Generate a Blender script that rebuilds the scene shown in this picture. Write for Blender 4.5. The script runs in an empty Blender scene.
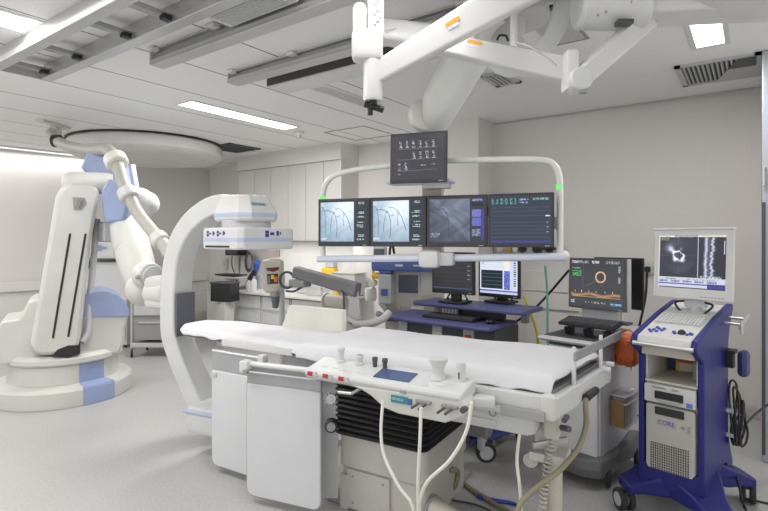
import bpy, bmesh, math, random
import numpy as np
from mathutils import Vector as V, Matrix, Euler

random.seed(7)
RNG = np.random.default_rng(5)
SC = bpy.context.scene
COL = SC.collection
PI = math.pi
# ------------------------------------------------------------------ camera model (24 mm lens on a level camera)
FPX, HY, CX, CAMH = 515.0, 239.0, 384.0, 1.55
YAW = math.atan2(714, 515)
FW = (-math.cos(YAW), math.sin(YAW))
RT = (math.sin(YAW), math.cos(YAW))
CEIL = 2.86


def P(px, py, D):
    t = (px - CX) / FPX
    return V((D * (FW[0] + RT[0] * t), D * (FW[1] + RT[1] * t), CAMH + D * (HY - py) / FPX))


def ZP(px, py, z):
    return P(px, py, FPX * (CAMH - z) / (py - HY))


def YP(px, py, y):
    t = (px - CX) / FPX
    return P(px, py, y / (FW[1] + RT[1] * t))


def XP(px, py, x):
    t = (px - CX) / FPX
    return P(px, py, x / (FW[0] + RT[0] * t))


def PP(px, py, p0, n):
    """point of the vertical plane through p0 with horizontal normal n"""
    d = P(px, py, 1.0) - V((0, 0, CAMH))
    o = V((0, 0, CAMH))
    k = (V(p0) - o).dot(V(n)) / d.dot(V(n))
    return o + d * k


AWAY = V((FW[0], FW[1], 0))
RIGHT = V((RT[0], RT[1], 0))
UP = V((0, 0, 1))

# ------------------------------------------------------------------ materials
MATS = {}


def mat(name, col, rough=0.5, metal=0.0, var=0.04, scale=6.0, bump=0.0, spec=0.5, alpha=1.0):
    if name in MATS:
        return MATS[name]
    m = bpy.data.materials.new(name)
    m.use_nodes = True
    nt = m.node_tree
    b = nt.nodes['Principled BSDF']
    b.inputs['Roughness'].default_value = rough
    b.inputs['Metallic'].default_value = metal
    b.inputs['Specular IOR Level'].default_value = spec
    if alpha < 1:
        b.inputs['Alpha'].default_value = alpha
    tc = nt.nodes.new('ShaderNodeTexCoord')
    no = nt.nodes.new('ShaderNodeTexNoise')
    no.inputs['Scale'].default_value = scale
    no.inputs['Detail'].default_value = 4
    nt.links.new(tc.outputs['Object'], no.inputs['Vector'])
    cr = nt.nodes.new('ShaderNodeValToRGB')
    cr.color_ramp.elements[0].position = 0.3
    cr.color_ramp.elements[1].position = 0.7
    cr.color_ramp.elements[0].color = tuple(max(0, c * (1 - var)) for c in col) + (1,)
    cr.color_ramp.elements[1].color = tuple(min(1, c * (1 + var)) for c in col) + (1,)
    nt.links.new(no.outputs['Fac'], cr.inputs['Fac'])
    nt.links.new(cr.outputs['Color'], b.inputs['Base Color'])
    if bump:
        bp = nt.nodes.new('ShaderNodeBump')
        bp.inputs['Strength'].default_value = bump
        bp.inputs['Distance'].default_value = 0.01
        nt.links.new(no.outputs['Fac'], bp.inputs['Height'])
        nt.links.new(bp.outputs['Normal'], b.inputs['Normal'])
    MATS[name] = m
    return m


def emit(name, col, strength):
    m = bpy.data.materials.new(name)
    m.use_nodes = True
    nt = m.node_tree
    nt.nodes.remove(nt.nodes['Principled BSDF'])
    e = nt.nodes.new('ShaderNodeEmission')
    e.inputs['Color'].default_value = tuple(col) + (1,)
    e.inputs['Strength'].default_value = strength
    nt.links.new(e.outputs[0], nt.nodes['Material Output'].inputs['Surface'])
    MATS[name] = m
    return m


def screen_mat():
    m = bpy.data.materials.new('lit_screen')
    m.use_nodes = True
    nt = m.node_tree
    b = nt.nodes['Principled BSDF']
    b.inputs['Base Color'].default_value = (0.01, 0.01, 0.012, 1)
    b.inputs['Roughness'].default_value = 0.25
    a = nt.nodes.new('ShaderNodeAttribute')
    a.attribute_name = 'Col'
    nt.links.new(a.outputs['Color'], b.inputs['Emission Color'])
    b.inputs['Emission Strength'].default_value = 0.76
    MATS['screen'] = m
    return m


M_SCREEN = screen_mat()
WHITE = mat('white_enamel', (0.62, 0.625, 0.615), 0.38)
IVORY = mat('ivory_enamel', (0.61, 0.61, 0.575), 0.42)
WARM = mat('warm_white_plastic', (0.76, 0.74, 0.68), 0.4)
CREAM = mat('beige_plastic', (0.55, 0.52, 0.45), 0.45)
BLUEP = mat('pale_blue_enamel', (0.29, 0.355, 0.55), 0.4)
LBLUE = mat('light_blue_stripe', (0.44, 0.50, 0.66), 0.4)
BLACK = mat('black_plastic', (0.018, 0.018, 0.02), 0.45)
DGREY = mat('dark_grey_plastic', (0.07, 0.075, 0.085), 0.45)
SLATE = mat('slate_grey_panel', (0.13, 0.135, 0.16), 0.45)
GREY = mat('mid_grey_plastic', (0.30, 0.30, 0.305), 0.45)
LGREY = mat('light_grey_plastic', (0.52, 0.53, 0.54), 0.45)
STEEL = mat('brushed_steel', (0.60, 0.60, 0.60), 0.36, 0.8)
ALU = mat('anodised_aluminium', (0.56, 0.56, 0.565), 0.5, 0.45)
ALUD = mat('dark_aluminium', (0.38, 0.38, 0.385), 0.55, 0.3)  # darker tone of the aluminium
RBLUE = mat('royal_blue_plastic', (0.018, 0.02, 0.17), 0.38, spec=0.4)
VBLUE = mat('violet_blue_laminate', (0.085, 0.09, 0.23), 0.45)
NAVY = mat('navy_plastic', (0.035, 0.045, 0.14), 0.4)
SHEET = mat('white_cotton_sheet', (0.66, 0.66, 0.68), 0.85, var=0.02, scale=14, bump=0.3)
LEAD = mat('white_lead_vinyl', (0.64, 0.645, 0.66), 0.55, var=0.02)
VINYLG = mat('grey_vinyl_band', (0.36, 0.37, 0.38), 0.4)
BELLOW = mat('black_rubber_bellows', (0.016, 0.016, 0.018), 0.5)
RUBBER = mat('dark_rubber', (0.035, 0.035, 0.04), 0.7)
CORDW = mat('white_cord', (0.75, 0.74, 0.66), 0.5)
OLIVE = mat('olive_hose', (0.27, 0.24, 0.16), 0.5)
HOSE = mat('grey_beige_hose', (0.43, 0.42, 0.385), 0.5)
ORANGE = mat('orange_plastic', (0.75, 0.17, 0.04), 0.5)
YELLOW = mat('yellow_plastic', (0.80, 0.50, 0.03), 0.45)
RED = mat('red_plastic', (0.50, 0.03, 0.03), 0.45)
GREEN = mat('green_plastic', (0.10, 0.55, 0.10), 0.45)
TEAL = mat('teal_print', (0.03, 0.25, 0.30), 0.5)
BROWN = mat('brown_cardboard', (0.30, 0.18, 0.08), 0.7)
CABI = mat('cream_laminate', (0.64, 0.63, 0.60), 0.45, var=0.015)
TOPM = mat('pale_stone_worktop', (0.62, 0.61, 0.58), 0.35)
PRINTB = mat('dark_blue_print', (0.05, 0.04, 0.25), 0.5)
CLEARP = mat('clear_plastic', (0.7, 0.72, 0.72), 0.15, alpha=0.45)
WALLM = mat('painted_wall', (0.71, 0.685, 0.66), 0.75, var=0.012, scale=1.2)
WALLL = mat('painted_wall_panel', (0.72, 0.70, 0.68), 0.6, var=0.012, scale=1.2)
SKIRT = mat('vinyl_skirting', (0.50, 0.48, 0.455), 0.6)
JAMB = mat('blue_grey_jamb', (0.40, 0.44, 0.47), 0.4, 0.2)
GAP = mat('dark_gap', (0.05, 0.05, 0.05), 0.8)
SILW = mat('satin_white_metal', (0.68, 0.68, 0.67), 0.32)
TRANSL = mat('frosted_plastic', (0.82, 0.83, 0.83), 0.3, alpha=0.75)
LAMP = emit('lamp_diffuser', (1.0, 0.99, 0.97), 5.0)
LAMP_SOFT = emit('strip_diffuser', (1.0, 0.99, 0.98), 1.6)
GREENLED = emit('green_marker', (0.25, 1.0, 0.25), 0.7)

# ------------------------------------------------------------------ mesh builder
WM = {}      # world matrix of every object we make


def catmull(pts, n=6, closed=False):
    pts = [V(p) for p in pts]
    if len(pts) < 3 or n <= 1:
        return pts
    out = []
    N = len(pts)
    rng = range(N) if closed else range(N - 1)
    for i in rng:
        p1, p2 = pts[i], pts[(i + 1) % N]
        p0 = pts[i - 1] if (i > 0 or closed) else p1 * 2 - p2
        p3 = pts[(i + 2) % N] if (i + 2 < N or closed) else p2 * 2 - p1
        for k in range(n):
            t = k / n
            out.append(0.5 * ((2 * p1) + (p2 - p0) * t + (2 * p0 - 5 * p1 + 4 * p2 - p3) * t * t
                              + (3 * p1 - p0 - 3 * p2 + p3) * t ** 3))
    if not closed:
        out.append(pts[-1])
    return out


class MB:
    def __init__(self):
        self.bm = bmesh.new()

    def box(self, c, s, rot=None, bev=0.0, seg=2):
        M = Matrix.Translation(V(c))
        if rot is not None:
            if isinstance(rot, (int, float)):
                M = M @ Matrix.Rotation(rot, 4, 'Z')
            else:
                M = M @ rot.to_4x4()
        M = M @ Matrix.Diagonal((s[0], s[1], s[2], 1))
        r = bmesh.ops.create_cube(self.bm, size=1.0, matrix=M)
        if bev:
            es = set()
            for v in r['verts']:
                es.update(v.link_edges)
            bmesh.ops.bevel(self.bm, geom=list(es), offset=bev, segments=seg, profile=0.5, affect='EDGES', clamp_overlap=True)
        return self

    def rod(self, a, b, r, r2=None, seg=16):
        a, b = V(a), V(b)
        d = b - a
        q = UP.rotation_difference(d.normalized()) if d.length else None
        M = Matrix.Translation((a + b) / 2) @ q.to_matrix().to_4x4()
        bmesh.ops.create_cone(self.bm, cap_ends=True, cap_tris=False, segments=seg, radius1=r,
                              radius2=r if r2 is None else r2, depth=d.length, matrix=M)
        return self

    def loft(self, rings, caps=True, closed=False):
        bm = self.bm
        vr = [[bm.verts.new(p) for p in ring] for ring in rings]
        n = len(vr[0])
        R = len(vr)
        for i in range(R if closed else R - 1):
            a, b = vr[i], vr[(i + 1) % R]
            for k in range(n):
                bm.faces.new((a[k], a[(k + 1) % n], b[(k + 1) % n], b[k]))
        if caps and not closed:
            bm.faces.new(list(reversed(vr[0])))
            bm.faces.new(vr[-1])
        return self

    def tube(self, pts, r, seg=8, n=6, closed=False):
        pts = catmull(pts, n, closed)
        rs = r if callable(r) else (lambda t: r)
        N = len(pts)
        prev = None
        rings = []
        for i, p in enumerate(pts):
            d = (pts[(i + 1) % N] - pts[i - 1]) if (closed or 0 < i < N - 1) else (pts[1] - pts[0] if i == 0 else pts[-1] - pts[-2])
            d.normalize()
            if prev is None:
                a = d.cross(UP)
                if a.length < 1e-3:
                    a = d.cross(V((1, 0, 0)))
            else:
                a = prev - d * prev.dot(d)
            a.normalize()
            prev = a
            b = d.cross(a)
            rr = rs(i / max(1, N - 1))
            rings.append([p + (a * math.cos(2 * PI * k / seg) + b * math.sin(2 * PI * k / seg)) * rr for k in range(seg)])
        return self.loft(rings, True, closed)

    def sweep(self, pts, w, h, side, rad=0.3, n=5, wf=None):
        """rounded rectangle (w along SIDE, h across) along pts"""
        pts = catmull(pts, n)
        side = V(side).normalized()
        N = len(pts)
        rings = []
        for i, p in enumerate(pts):
            d = pts[min(N - 1, i + 1)] - pts[max(0, i - 1)]
            d.normalize()
            b = d.cross(side).normalized()
            k = wf(i / (N - 1)) if wf else 1.0
            ring = []
            rr = min(w, h) * rad
            for (sx, sy, a0) in ((1, 1, 0), (-1, 1, PI / 2), (-1, -1, PI), (1, -1, 1.5 * PI)):
                for j in range(4):
                    an = a0 + j * PI / 6
                    x = sx * (w / 2 - rr) + rr * math.cos(an)
                    y = sy * (h / 2 - rr) + rr * math.sin(an)
                    ring.append(p + side * x * k + b * y * k)
            rings.append(ring)
        return self.loft(rings)

    def prism(self, poly, ext):
        """poly: 3-D points of one face, extruded by vector ext"""
        bm = self.bm
        a = [bm.verts.new(V(p)) for p in poly]
        b = [bm.verts.new(V(p) + V(ext)) for p in poly]
        n = len(a)
        bm.faces.new(a)
        bm.faces.new(list(reversed(b)))
        for k in range(n):
            bm.faces.new((a[k], b[k], b[(k + 1) % n], a[(k + 1) % n]))
        return self

    def pprism(self, pix, D, depth, smooth=0):
        poly = [P(x, y, D) for x, y in pix]
        if smooth:
            poly = catmull(poly, smooth, True)
        return self.prism(poly, AWAY * depth)

    def lathe(self, prof, o, seg=32, M=None, a0=0.0, a1=2 * PI):
        o = V(o)
        full = abs(a1 - a0 - 2 * PI) < 1e-6
        steps = seg if full else seg + 1
        rings = []
        for i in range(steps):
            a = a0 + (a1 - a0) * i / seg
            ring = []
            for (r, z) in prof:
                p = V((r * math.cos(a), r * math.sin(a), z))
                if M is not None:
                    p = M @ p
                ring.append(o + p)
            rings.append(ring)
        bm = self.bm
        vr = [[bm.verts.new(p) for p in ring] for ring in rings]
        for i in range(len(vr) if full else len(vr) - 1):
            a, b = vr[i], vr[(i + 1) % len(vr)]
            for k in range(len(prof) - 1):
                bm.faces.new((a[k], b[k], b[k + 1], a[k + 1]))
        if not full:
            bm.faces.new(vr[0])
            bm.faces.new(list(reversed(vr[-1])))
        bmesh.ops.remove_doubles(bm, verts=[v for ring in vr for v in ring], dist=1e-5)
        return self

    def ball(self, c, r, sc=(1, 1, 1), rot=None, u=20, v=12):
        M = Matrix.Translation(V(c))
        if rot is not None:
            M = M @ rot.to_4x4()
        M = M @ Matrix.Diagonal((r * sc[0], r * sc[1], r * sc[2], 1))
        bmesh.ops.create_uvsphere(self.bm, u_segments=u, v_segments=v, radius=1.0, matrix=M)
        return self

    def quad(self, *p):
        self.bm.faces.new([self.bm.verts.new(V(q)) for q in p])
        return self

    def text(self, txt, size, M, depth=0.001):
        cu = bpy.data.curves.new('lettering', 'FONT')
        cu.body = txt
        cu.size = size
        cu.align_x = 'CENTER'
        cu.align_y = 'CENTER'
        cu.extrude = depth
        cu.resolution_u = 3
        o = bpy.data.objects.new('lettering', cu)
        COL.objects.link(o)
        dg = bpy.context.evaluated_depsgraph_get()
        me = bpy.data.meshes.new_from_object(o.evaluated_get(dg))
        me.transform(M)
        self.bm.from_mesh(me)
        bpy.data.objects.remove(o)
        bpy.data.curves.remove(cu)
        bpy.data.meshes.remove(me)
        return self

    def build(self, name, m, parent=None, local=False, loc=None, bev=0.0, sub=0, label=None, angle=38, kind=None):
        bm = self.bm
        if not local:
            if parent is not None:
                bm.transform(WM[parent].inverted())
            elif loc is not None:
                bm.transform(Matrix.Translation(-V(loc)))
        bmesh.ops.recalc_face_normals(bm, faces=bm.faces[:])
        me = bpy.data.meshes.new(name)
        bm.to_mesh(me)
        bm.free()
        for p in me.polygons:
            p.use_smooth = True
        me.set_sharp_from_angle(angle=math.radians(angle))
        me.materials.append(m)
        o = bpy.data.objects.new(name, me)
        COL.objects.link(o)
        if parent is not None:
            o.parent = parent
            WM[o] = WM[parent].copy()
        else:
            o.location = V(loc) if loc is not None else V((0, 0, 0))
            WM[o] = Matrix.Translation(o.location)
        if bev:
            md = o.modifiers.new('edge', 'BEVEL')
            md.width = bev
            md.segments = 2
            md.limit_method = 'ANGLE'
            md.angle_limit = math.radians(35)
            md.use_clamp_overlap = True
        if sub == 0 and angle <= 60 and len(me.polygons) < 6000:
            md = o.modifiers.new('normals', 'WEIGHTED_NORMAL')
            md.keep_sharp = True
            md.weight = 60
        if sub:
            md = o.modifiers.new('soft', 'SUBSURF')
            md.levels = sub
            md.render_levels = sub
        if label:
            o['label'] = label
        if kind:
            o['kind'] = kind
        return o


def tag(o, label, cat, group=None, kind=None):
    o['label'] = label
    o['category'] = cat
    if group:
        o['group'] = group
    if kind:
        o['kind'] = kind
    return o


def thing(name, label, cat, loc, rz=0.0, group=None):
    o = bpy.data.objects.new(name, None)
    o.empty_display_size = 0.1
    COL.objects.link(o)
    o.location = V(loc)
    o.rotation_euler = (0, 0, rz)
    WM[o] = Matrix.Translation(V(loc)) @ Matrix.Rotation(rz, 4, 'Z')
    return tag(o, label, cat, group)


def single(name, mb, m, label, cat, loc, group=None, bev=0.0, kind=None, angle=38, sub=0):
    o = mb.build(name, m, None, loc=loc, bev=bev, angle=angle, sub=sub)
    return tag(o, label, cat, group, kind)


def struct(name, mb, m, bev=0.0, parent=None):
    o = mb.build(name, m, parent, bev=bev)
    if parent is None:
        o['kind'] = 'structure'
    return o


def RX(a):
    return Matrix.Rotation(a, 3, 'X')


def RZ(a):
    return Matrix.Rotation(a, 3, 'Z')


# text lying on a face: x axis, y axis (up in the text), at point
def face_m(o, x, y):
    x = V(x).normalized()
    y = V(y).normalized()
    z = x.cross(y)
    M = Matrix(((x.x, y.x, z.x, o[0]), (x.y, y.y, z.y, o[1]), (x.z, y.z, z.z, o[2]), (0, 0, 0, 1)))
    return M


# ------------------------------------------------------------------ screens: every cell of the grid carries its own colour
def lin(c):
    c = np.asarray(c, float) / 255.0
    return np.where(c <= 0.04045, c / 12.92, ((c + 0.055) / 1.055) ** 2.4)


class Pic:
    def __init__(s, w, h, bg):
        s.w, s.h = w, h
        s.a = np.zeros((h, w, 3)) + np.array(bg, float)

    def rect(s, x0, y0, x1, y1, c):
        X0, X1 = int(round(x0 * s.w)), max(int(round(x0 * s.w)) + 1, int(round(x1 * s.w)))
        Y0, Y1 = int(round(y0 * s.h)), max(int(round(y0 * s.h)) + 1, int(round(y1 * s.h)))
        s.a[Y0:Y1, X0:X1] = c
        return s

    def line(s, pts, c, wd=1, k=1.0):
        for (xa, ya), (xb, yb) in zip(pts[:-1], pts[1:]):
            n = int(max(abs(xb - xa) * s.w, abs(yb - ya) * s.h) * 2) + 2
            for t in np.linspace(0, 1, n):
                x = (xa + (xb - xa) * t) * s.w
                y = (ya + (yb - ya) * t) * s.h
                X, Y = int(x), int(y)
                for dx in range(wd):
                    for dy in range(wd):
                        if 0 <= X + dx < s.w and 0 <= Y + dy < s.h:
                            s.a[Y + dy, X + dx] = s.a[Y + dy, X + dx] * (1 - k) + np.array(c, float) * k
        return s

    def specks(s, x0, y0, x1, y1, c, dens=0.5):
        X0, X1, Y0, Y1 = int(x0 * s.w), int(x1 * s.w), int(y0 * s.h), int(y1 * s.h)
        m = RNG.random((max(1, Y1 - Y0), max(1, X1 - X0))) < dens
        sub = s.a[Y0:Y0 + m.shape[0], X0:X0 + m.shape[1]]
        sub[m[:sub.shape[0], :sub.shape[1]]] = c
        return s

    def field(s, x0, y0, x1, y1, fn):
        X0, X1, Y0, Y1 = int(x0 * s.w), int(x1 * s.w), int(y0 * s.h), int(y1 * s.h)
        for j in range(Y0, Y1):
            for i in range(X0, X1):
                u, v = (i - X0 + .5) / (X1 - X0), (j - Y0 + .5) / (Y1 - Y0)
                s.a[j, i] = fn(u, v)
        return s


def screen(pic, w, h, M, parent, name='screen'):
    """grid of coloured cells; M places it (x right, z up, facing -y), centred"""
    H, W = pic.h, pic.w
    xs = np.linspace(-w / 2, w / 2, W + 1)
    zs = np.linspace(h / 2, -h / 2, H + 1)
    verts = [M @ V((x, 0, z)) for z in zs for x in xs]
    faces = []
    for j in range(H):
        for i in range(W):
            a = j * (W + 1) + i
            faces.append((a, a + W + 1, a + W + 2, a + 1))
    me = bpy.data.meshes.new(name)
    me.from_pydata([tuple(v) for v in verts], [], faces)
    at = me.color_attributes.new('Col', 'FLOAT_COLOR', 'CORNER')
    c = lin(np.clip(pic.a, 0, 255)).reshape(-1, 3)
    c = np.concatenate([c, np.ones((c.shape[0], 1))], 1)
    at.data.foreach_set('color', np.repeat(c, 4, axis=0).ravel().astype(np.float32))
    me.materials.append(M_SCREEN)
    o = bpy.data.objects.new(name, me)
    COL.objects.link(o)
    o.parent = parent
    WM[o] = WM[parent].copy()
    return o


# ------------------------------------------------------------------ camera
cam = bpy.data.cameras.new('camera')
cam.sensor_width = 36.0
cam.lens = 36.0 * FPX / 768.0
cam.shift_y = -(255.5 - HY) / 768.0
cam.clip_start = 0.05
co = bpy.data.objects.new('camera', cam)
COL.objects.link(co)
co.location = (0, 0, CAMH)
co.rotation_euler = (PI / 2, 0, math.atan2(-FW[0], FW[1]))
SC.camera = co
SC.view_settings.view_transform = 'Standard'
SC.view_settings.look = 'None'
SC.view_settings.exposure = 0.42
# ================================================================== THE ROOM
def floor_mat():
    m = bpy.data.materials.new('speckled_vinyl_floor')
    m.use_nodes = True
    nt = m.node_tree
    b = nt.nodes['Principled BSDF']
    b.inputs['Roughness'].default_value = 0.42
    tc = nt.nodes.new('ShaderNodeTexCoord')
    n1 = nt.nodes.new('ShaderNodeTexNoise')
    n1.inputs['Scale'].default_value = 60
    n1.inputs['Detail'].default_value = 6
    n2 = nt.nodes.new('ShaderNodeTexNoise')
    n2.inputs['Scale'].default_value = 1.1
    nt.links.new(tc.outputs['Object'], n1.inputs['Vector'])
    nt.links.new(tc.outputs['Object'], n2.inputs['Vector'])
    cr = nt.nodes.new('ShaderNodeValToRGB')
    cr.color_ramp.elements[0].position = 0.32
    cr.color_ramp.elements[0].color = (0.41, 0.41, 0.405, 1)
    cr.color_ramp.elements[1].position = 0.62
    cr.color_ramp.elements[1].color = (0.49, 0.485, 0.475, 1)
    nt.links.new(n1.outputs['Fac'], cr.inputs['Fac'])
    mx = nt.nodes.new('ShaderNodeMix')
    mx.data_type = 'RGBA'
    mx.blend_type = 'MULTIPLY'
    mx.inputs['Factor'].default_value = 0.12
    nt.links.new(cr.outputs['Color'], mx.inputs['A'])
    nt.links.new(n2.outputs['Fac'], mx.inputs['B'])
    nt.links.new(mx.outputs['Result'], b.inputs['Base Color'])
    return m


def ceil_mat():
    m = bpy.data.materials.new('ceiling_boards')
    m.use_nodes = True
    nt = m.node_tree
    b = nt.nodes['Principled BSDF']
    b.inputs['Roughness'].default_value = 0.8
    tc = nt.nodes.new('ShaderNodeTexCoord')
    sx = nt.nodes.new('ShaderNodeSeparateXYZ')
    nt.links.new(tc.outputs['Object'], sx.inputs[0])

    def math_n(op, a, bb=None, c=None):
        n = nt.nodes.new('ShaderNodeMath')
        n.operation = op
        for i, v in enumerate((a, bb, c)):
            if v is None:
                continue
            if isinstance(v, (int, float)):
                n.inputs[i].default_value = v
            else:
                nt.links.new(v, n.inputs[i])
        return n.outputs[0]
    sh = math_n('ADD', sx.outputs['X'], 4.11 + 66)
    fr = math_n('FLOORED_MODULO', sh, 0.66)
    ln = math_n('LESS_THAN', fr, 0.013)
    lim = math_n('LESS_THAN', sx.outputs['X'], -2.5)
    seam = math_n('MULTIPLY', ln, lim)
    no = nt.nodes.new('ShaderNodeTexNoise')
    no.inputs['Scale'].default_value = 0.8
    nt.links.new(tc.outputs['Object'], no.inputs['Vector'])
    cr = nt.nodes.new('ShaderNodeValToRGB')
    cr.color_ramp.elements[0].color = (0.87, 0.87, 0.86, 1)
    cr.color_ramp.elements[1].color = (0.90, 0.90, 0.89, 1)
    nt.links.new(no.outputs['Fac'], cr.inputs['Fac'])
    mx = nt.nodes.new('ShaderNodeMix')
    mx.data_type = 'RGBA'
    nt.links.new(seam, mx.inputs['Factor'])
    nt.links.new(cr.outputs['Color'], mx.inputs['A'])
    mx.inputs['B'].default_value = (0.13, 0.13, 0.125, 1)
    nt.links.new(mx.outputs['Result'], b.inputs['Base Color'])
    return m


struct('floor', MB().box((-3.8, 2.0, -0.05), (11.8, 9.0, 0.1)), floor_mat())
struct('ceiling', MB().box((-3.8, 2.0, CEIL + 0.05), (11.8, 9.0, 0.1)), ceil_mat())


def wall_seg(name, a, b, z0=0, z1=CEIL, th=0.12, m=WALLM):
    a, b = V((a[0], a[1], 0)), V((b[0], b[1], 0))
    d = (b - a).normalized()
    n = V((-d.y, d.x, 0))          # outward: to the left of a->b
    poly = [a + UP * z0, b + UP * z0, b + UP * z1, a + UP * z1]
    return struct(name, MB().prism(poly, n * th), m)


wall_seg('wall_left', (-9.55, -2.4), (-8.28, 5.91))
wall_seg('wall_back', (-8.45, 5.91), (-4.4, 5.91))
wall_seg('wall_back_middle', (-4.53, 5.68), (-2.75, 5.68))
wall_seg('wall_back_side', (-4.53, 5.95), (-4.53, 5.68), th=-0.1)
struct('wall_column', MB().box((-2.61, 5.32, CEIL / 2), (0.385, 0.47, CEIL)), WALLM)
wall_seg('wall_back_right', (-2.42, 5.48), (2.1, 5.54))
struct('wall_right', MB().box((0.125, 5.08, CEIL / 2), (0.17, 0.96, CEIL)), WALLM)
# door jamb beside the photographer's doorway
j = MB().box((0.12, 4.52, CEIL / 2), (0.17, 0.16, CEIL), bev=0.012)
dr = struct('door_1', j, JAMB)
struct('door_gasket', MB().box((0.046, 4.434, 0.93), (0.02, 0.012, 1.75)), DGREY, parent=dr)
struct('door_handle', MB().rod((0.045, 4.41, 1.92), (0.045, 4.41, 2.05), 0.008).rod((0.045, 4.41, 1.93), (0.06, 4.44, 1.93), 0.006).rod((0.045, 4.41, 2.04), (0.06, 4.44, 2.04), 0.006), STEEL, parent=dr)

# trims
struct('trim_1', MB().box((-1.16, 5.475, 0.045), (2.5, 0.02, 0.09), bev=0.008), SKIRT).name = 'baseboard_right'
ld = V((1.27, 8.31, 0)).normalized()
lrot = math.atan2(ld.y, ld.x)
struct('baseboard_left', MB().box(V((-8.9, 1.75, 0.05)) + V((0.02, 0, 0)), (8.2, 0.02, 0.1), rot=lrot), SKIRT)
struct('trim_2', MB().box(V((-8.885, 1.75, 0.86)) + V((0.03, 0, 0)), (8.2, 0.03, 0.14), rot=lrot, bev=0.01), WALLL)
struct('trim_3', MB().box((-2.0, 5.478, 1.10), (0.84, 0.015, 0.22), bev=0.004), WALLL)
struct('trim_4', MB().box((-1.95, 5.475, 0.80), (0.95, 0.012, 0.012)), GREY)
struct('trim_lit_wall', MB().box((-5.6, 5.895, 1.15), (2.1, 0.02, 0.72)), mat('lit_wall_white', (0.80, 0.79, 0.77), 0.4))  # added paler panel: brightness of the lit wall put into its colour
# soffit above the wall cupboards
struct('trim_5', MB().box((-5.62, 5.6, 2.745), (2.17, 0.62, 0.23)), WALLM).name = 'beam_soffit'
struct('trim_6', MB().box((-1.2, 5.475, CEIL - 0.012), (2.4, 0.016, 0.012)), LGREY)

# ------------------------------------------------------------------ lighting fixtures in the ceiling


def lamp_area(c, sx, sy, power, col=(1, 0.985, 0.96)):
    L = bpy.data.lights.new('panel_or_fill_light', 'AREA')
    L.shape = 'RECTANGLE'
    L.size = sx
    L.size_y = sy
    L.energy = power
    L.color = col
    o = bpy.data.objects.new('panel_or_fill_light', L)
    COL.objects.link(o)
    o.location = c
    return o


def ceiling_light(label, x0, x1, y0, y1, power, rz=0.0, lit=True):
    c = V(((x0 + x1) / 2, (y0 + y1) / 2, CEIL))
    t = thing('ceiling_light', label, 'ceiling light', c, rz, 'recessed ceiling lights')
    w, l = x1 - x0, y1 - y0
    f = MB()
    fr = 0.03
    for s in (-1, 1):
        f.box((s * (w / 2 + fr / 2), 0, -0.004), (fr, l + 2 * fr, 0.008))
        f.box((0, s * (l / 2 + fr / 2), -0.004), (w, fr, 0.008))
    f.build('frame', SILW, t, local=True)
    MB().box((0, 0, -0.002), (w, l, 0.004)).build('diffuser', LAMP if lit else LGREY, t, local=True)
    if power:
        a = lamp_area(c - UP * 0.03, w, l, power)
        a.rotation_euler = (0, 0, rz)
    return t


ceiling_light('long lit ceiling panel in front of the wall cupboards', -4.56, -4.33, 2.89, 4.28, 38)
ceiling_light('small square lit ceiling panel beside the slotted air vent', -0.325, -0.165, 3.55, 4.10, 12)
ceiling_light('lit ceiling panel at the end of the double track, partly hidden', -4.95, -4.72, 0.3, 1.36, 10)
ceiling_light('bright wide ceiling panel behind the near side of the double track', -3.75, -3.5, 0.25, 1.30, 10)
# strip running along the head of the far wall
a, b = V((-8.76, 1.2, CEIL)), V((-8.50, 3.9, CEIL))
d = (b - a)
stl = thing('ceiling_light', 'long thin lit strip where the ceiling meets the wall by the robot', 'ceiling light', (a + b) / 2, math.atan2(d.y, d.x), 'recessed ceiling lights')
L = d.length
MB().box((0, 0, -0.004), (L, 0.14, 0.008)).build('diffuser', LAMP_SOFT, stl, local=True)
MB().box((0, 0.085, -0.012), (L + 0.1, 0.03, 0.024)).box((0, -0.085, -0.012), (L + 0.1, 0.03, 0.024)).build('frame', SILW, stl, local=True)
lamp_area((a + b) / 2 + V((0.03, 0, -0.05)), 0.14, L, 7).rotation_euler = (0, 0, math.atan2(d.y, d.x) - PI / 2)
# unlit frosted strip between the beams
p0, p1 = ZP(313, 88, CEIL), ZP(362, 108, CEIL)
ceiling_light('unlit grey glass ceiling strip behind the white duct panel', p0.x - 0.0, p0.x + 0.14, p0.y, p0.y + 0.75, 0, lit=False)
# fill from lamps on the unseen side of the room, where the photographer stands
for (x, y, sx, sy, pw) in ((-1.3, 1.7, 0.6, 0.6, 14), (-2.8, 0.9, 1.2, 0.3, 14), (-4.6, -1.2, 1.2, 0.6, 16), (-6.9, 1.2, 0.3, 1.3, 26)):
    lamp_area((x, y, CEIL - 0.04), sx, sy, pw)

w = bpy.data.worlds.new('room_air')
SC.world = w
w.use_nodes = True
w.node_tree.nodes['Background'].inputs['Color'].default_value = (1.0, 0.99, 0.98, 1)
w.node_tree.nodes['Background'].inputs['Strength'].default_value = 0.78

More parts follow.
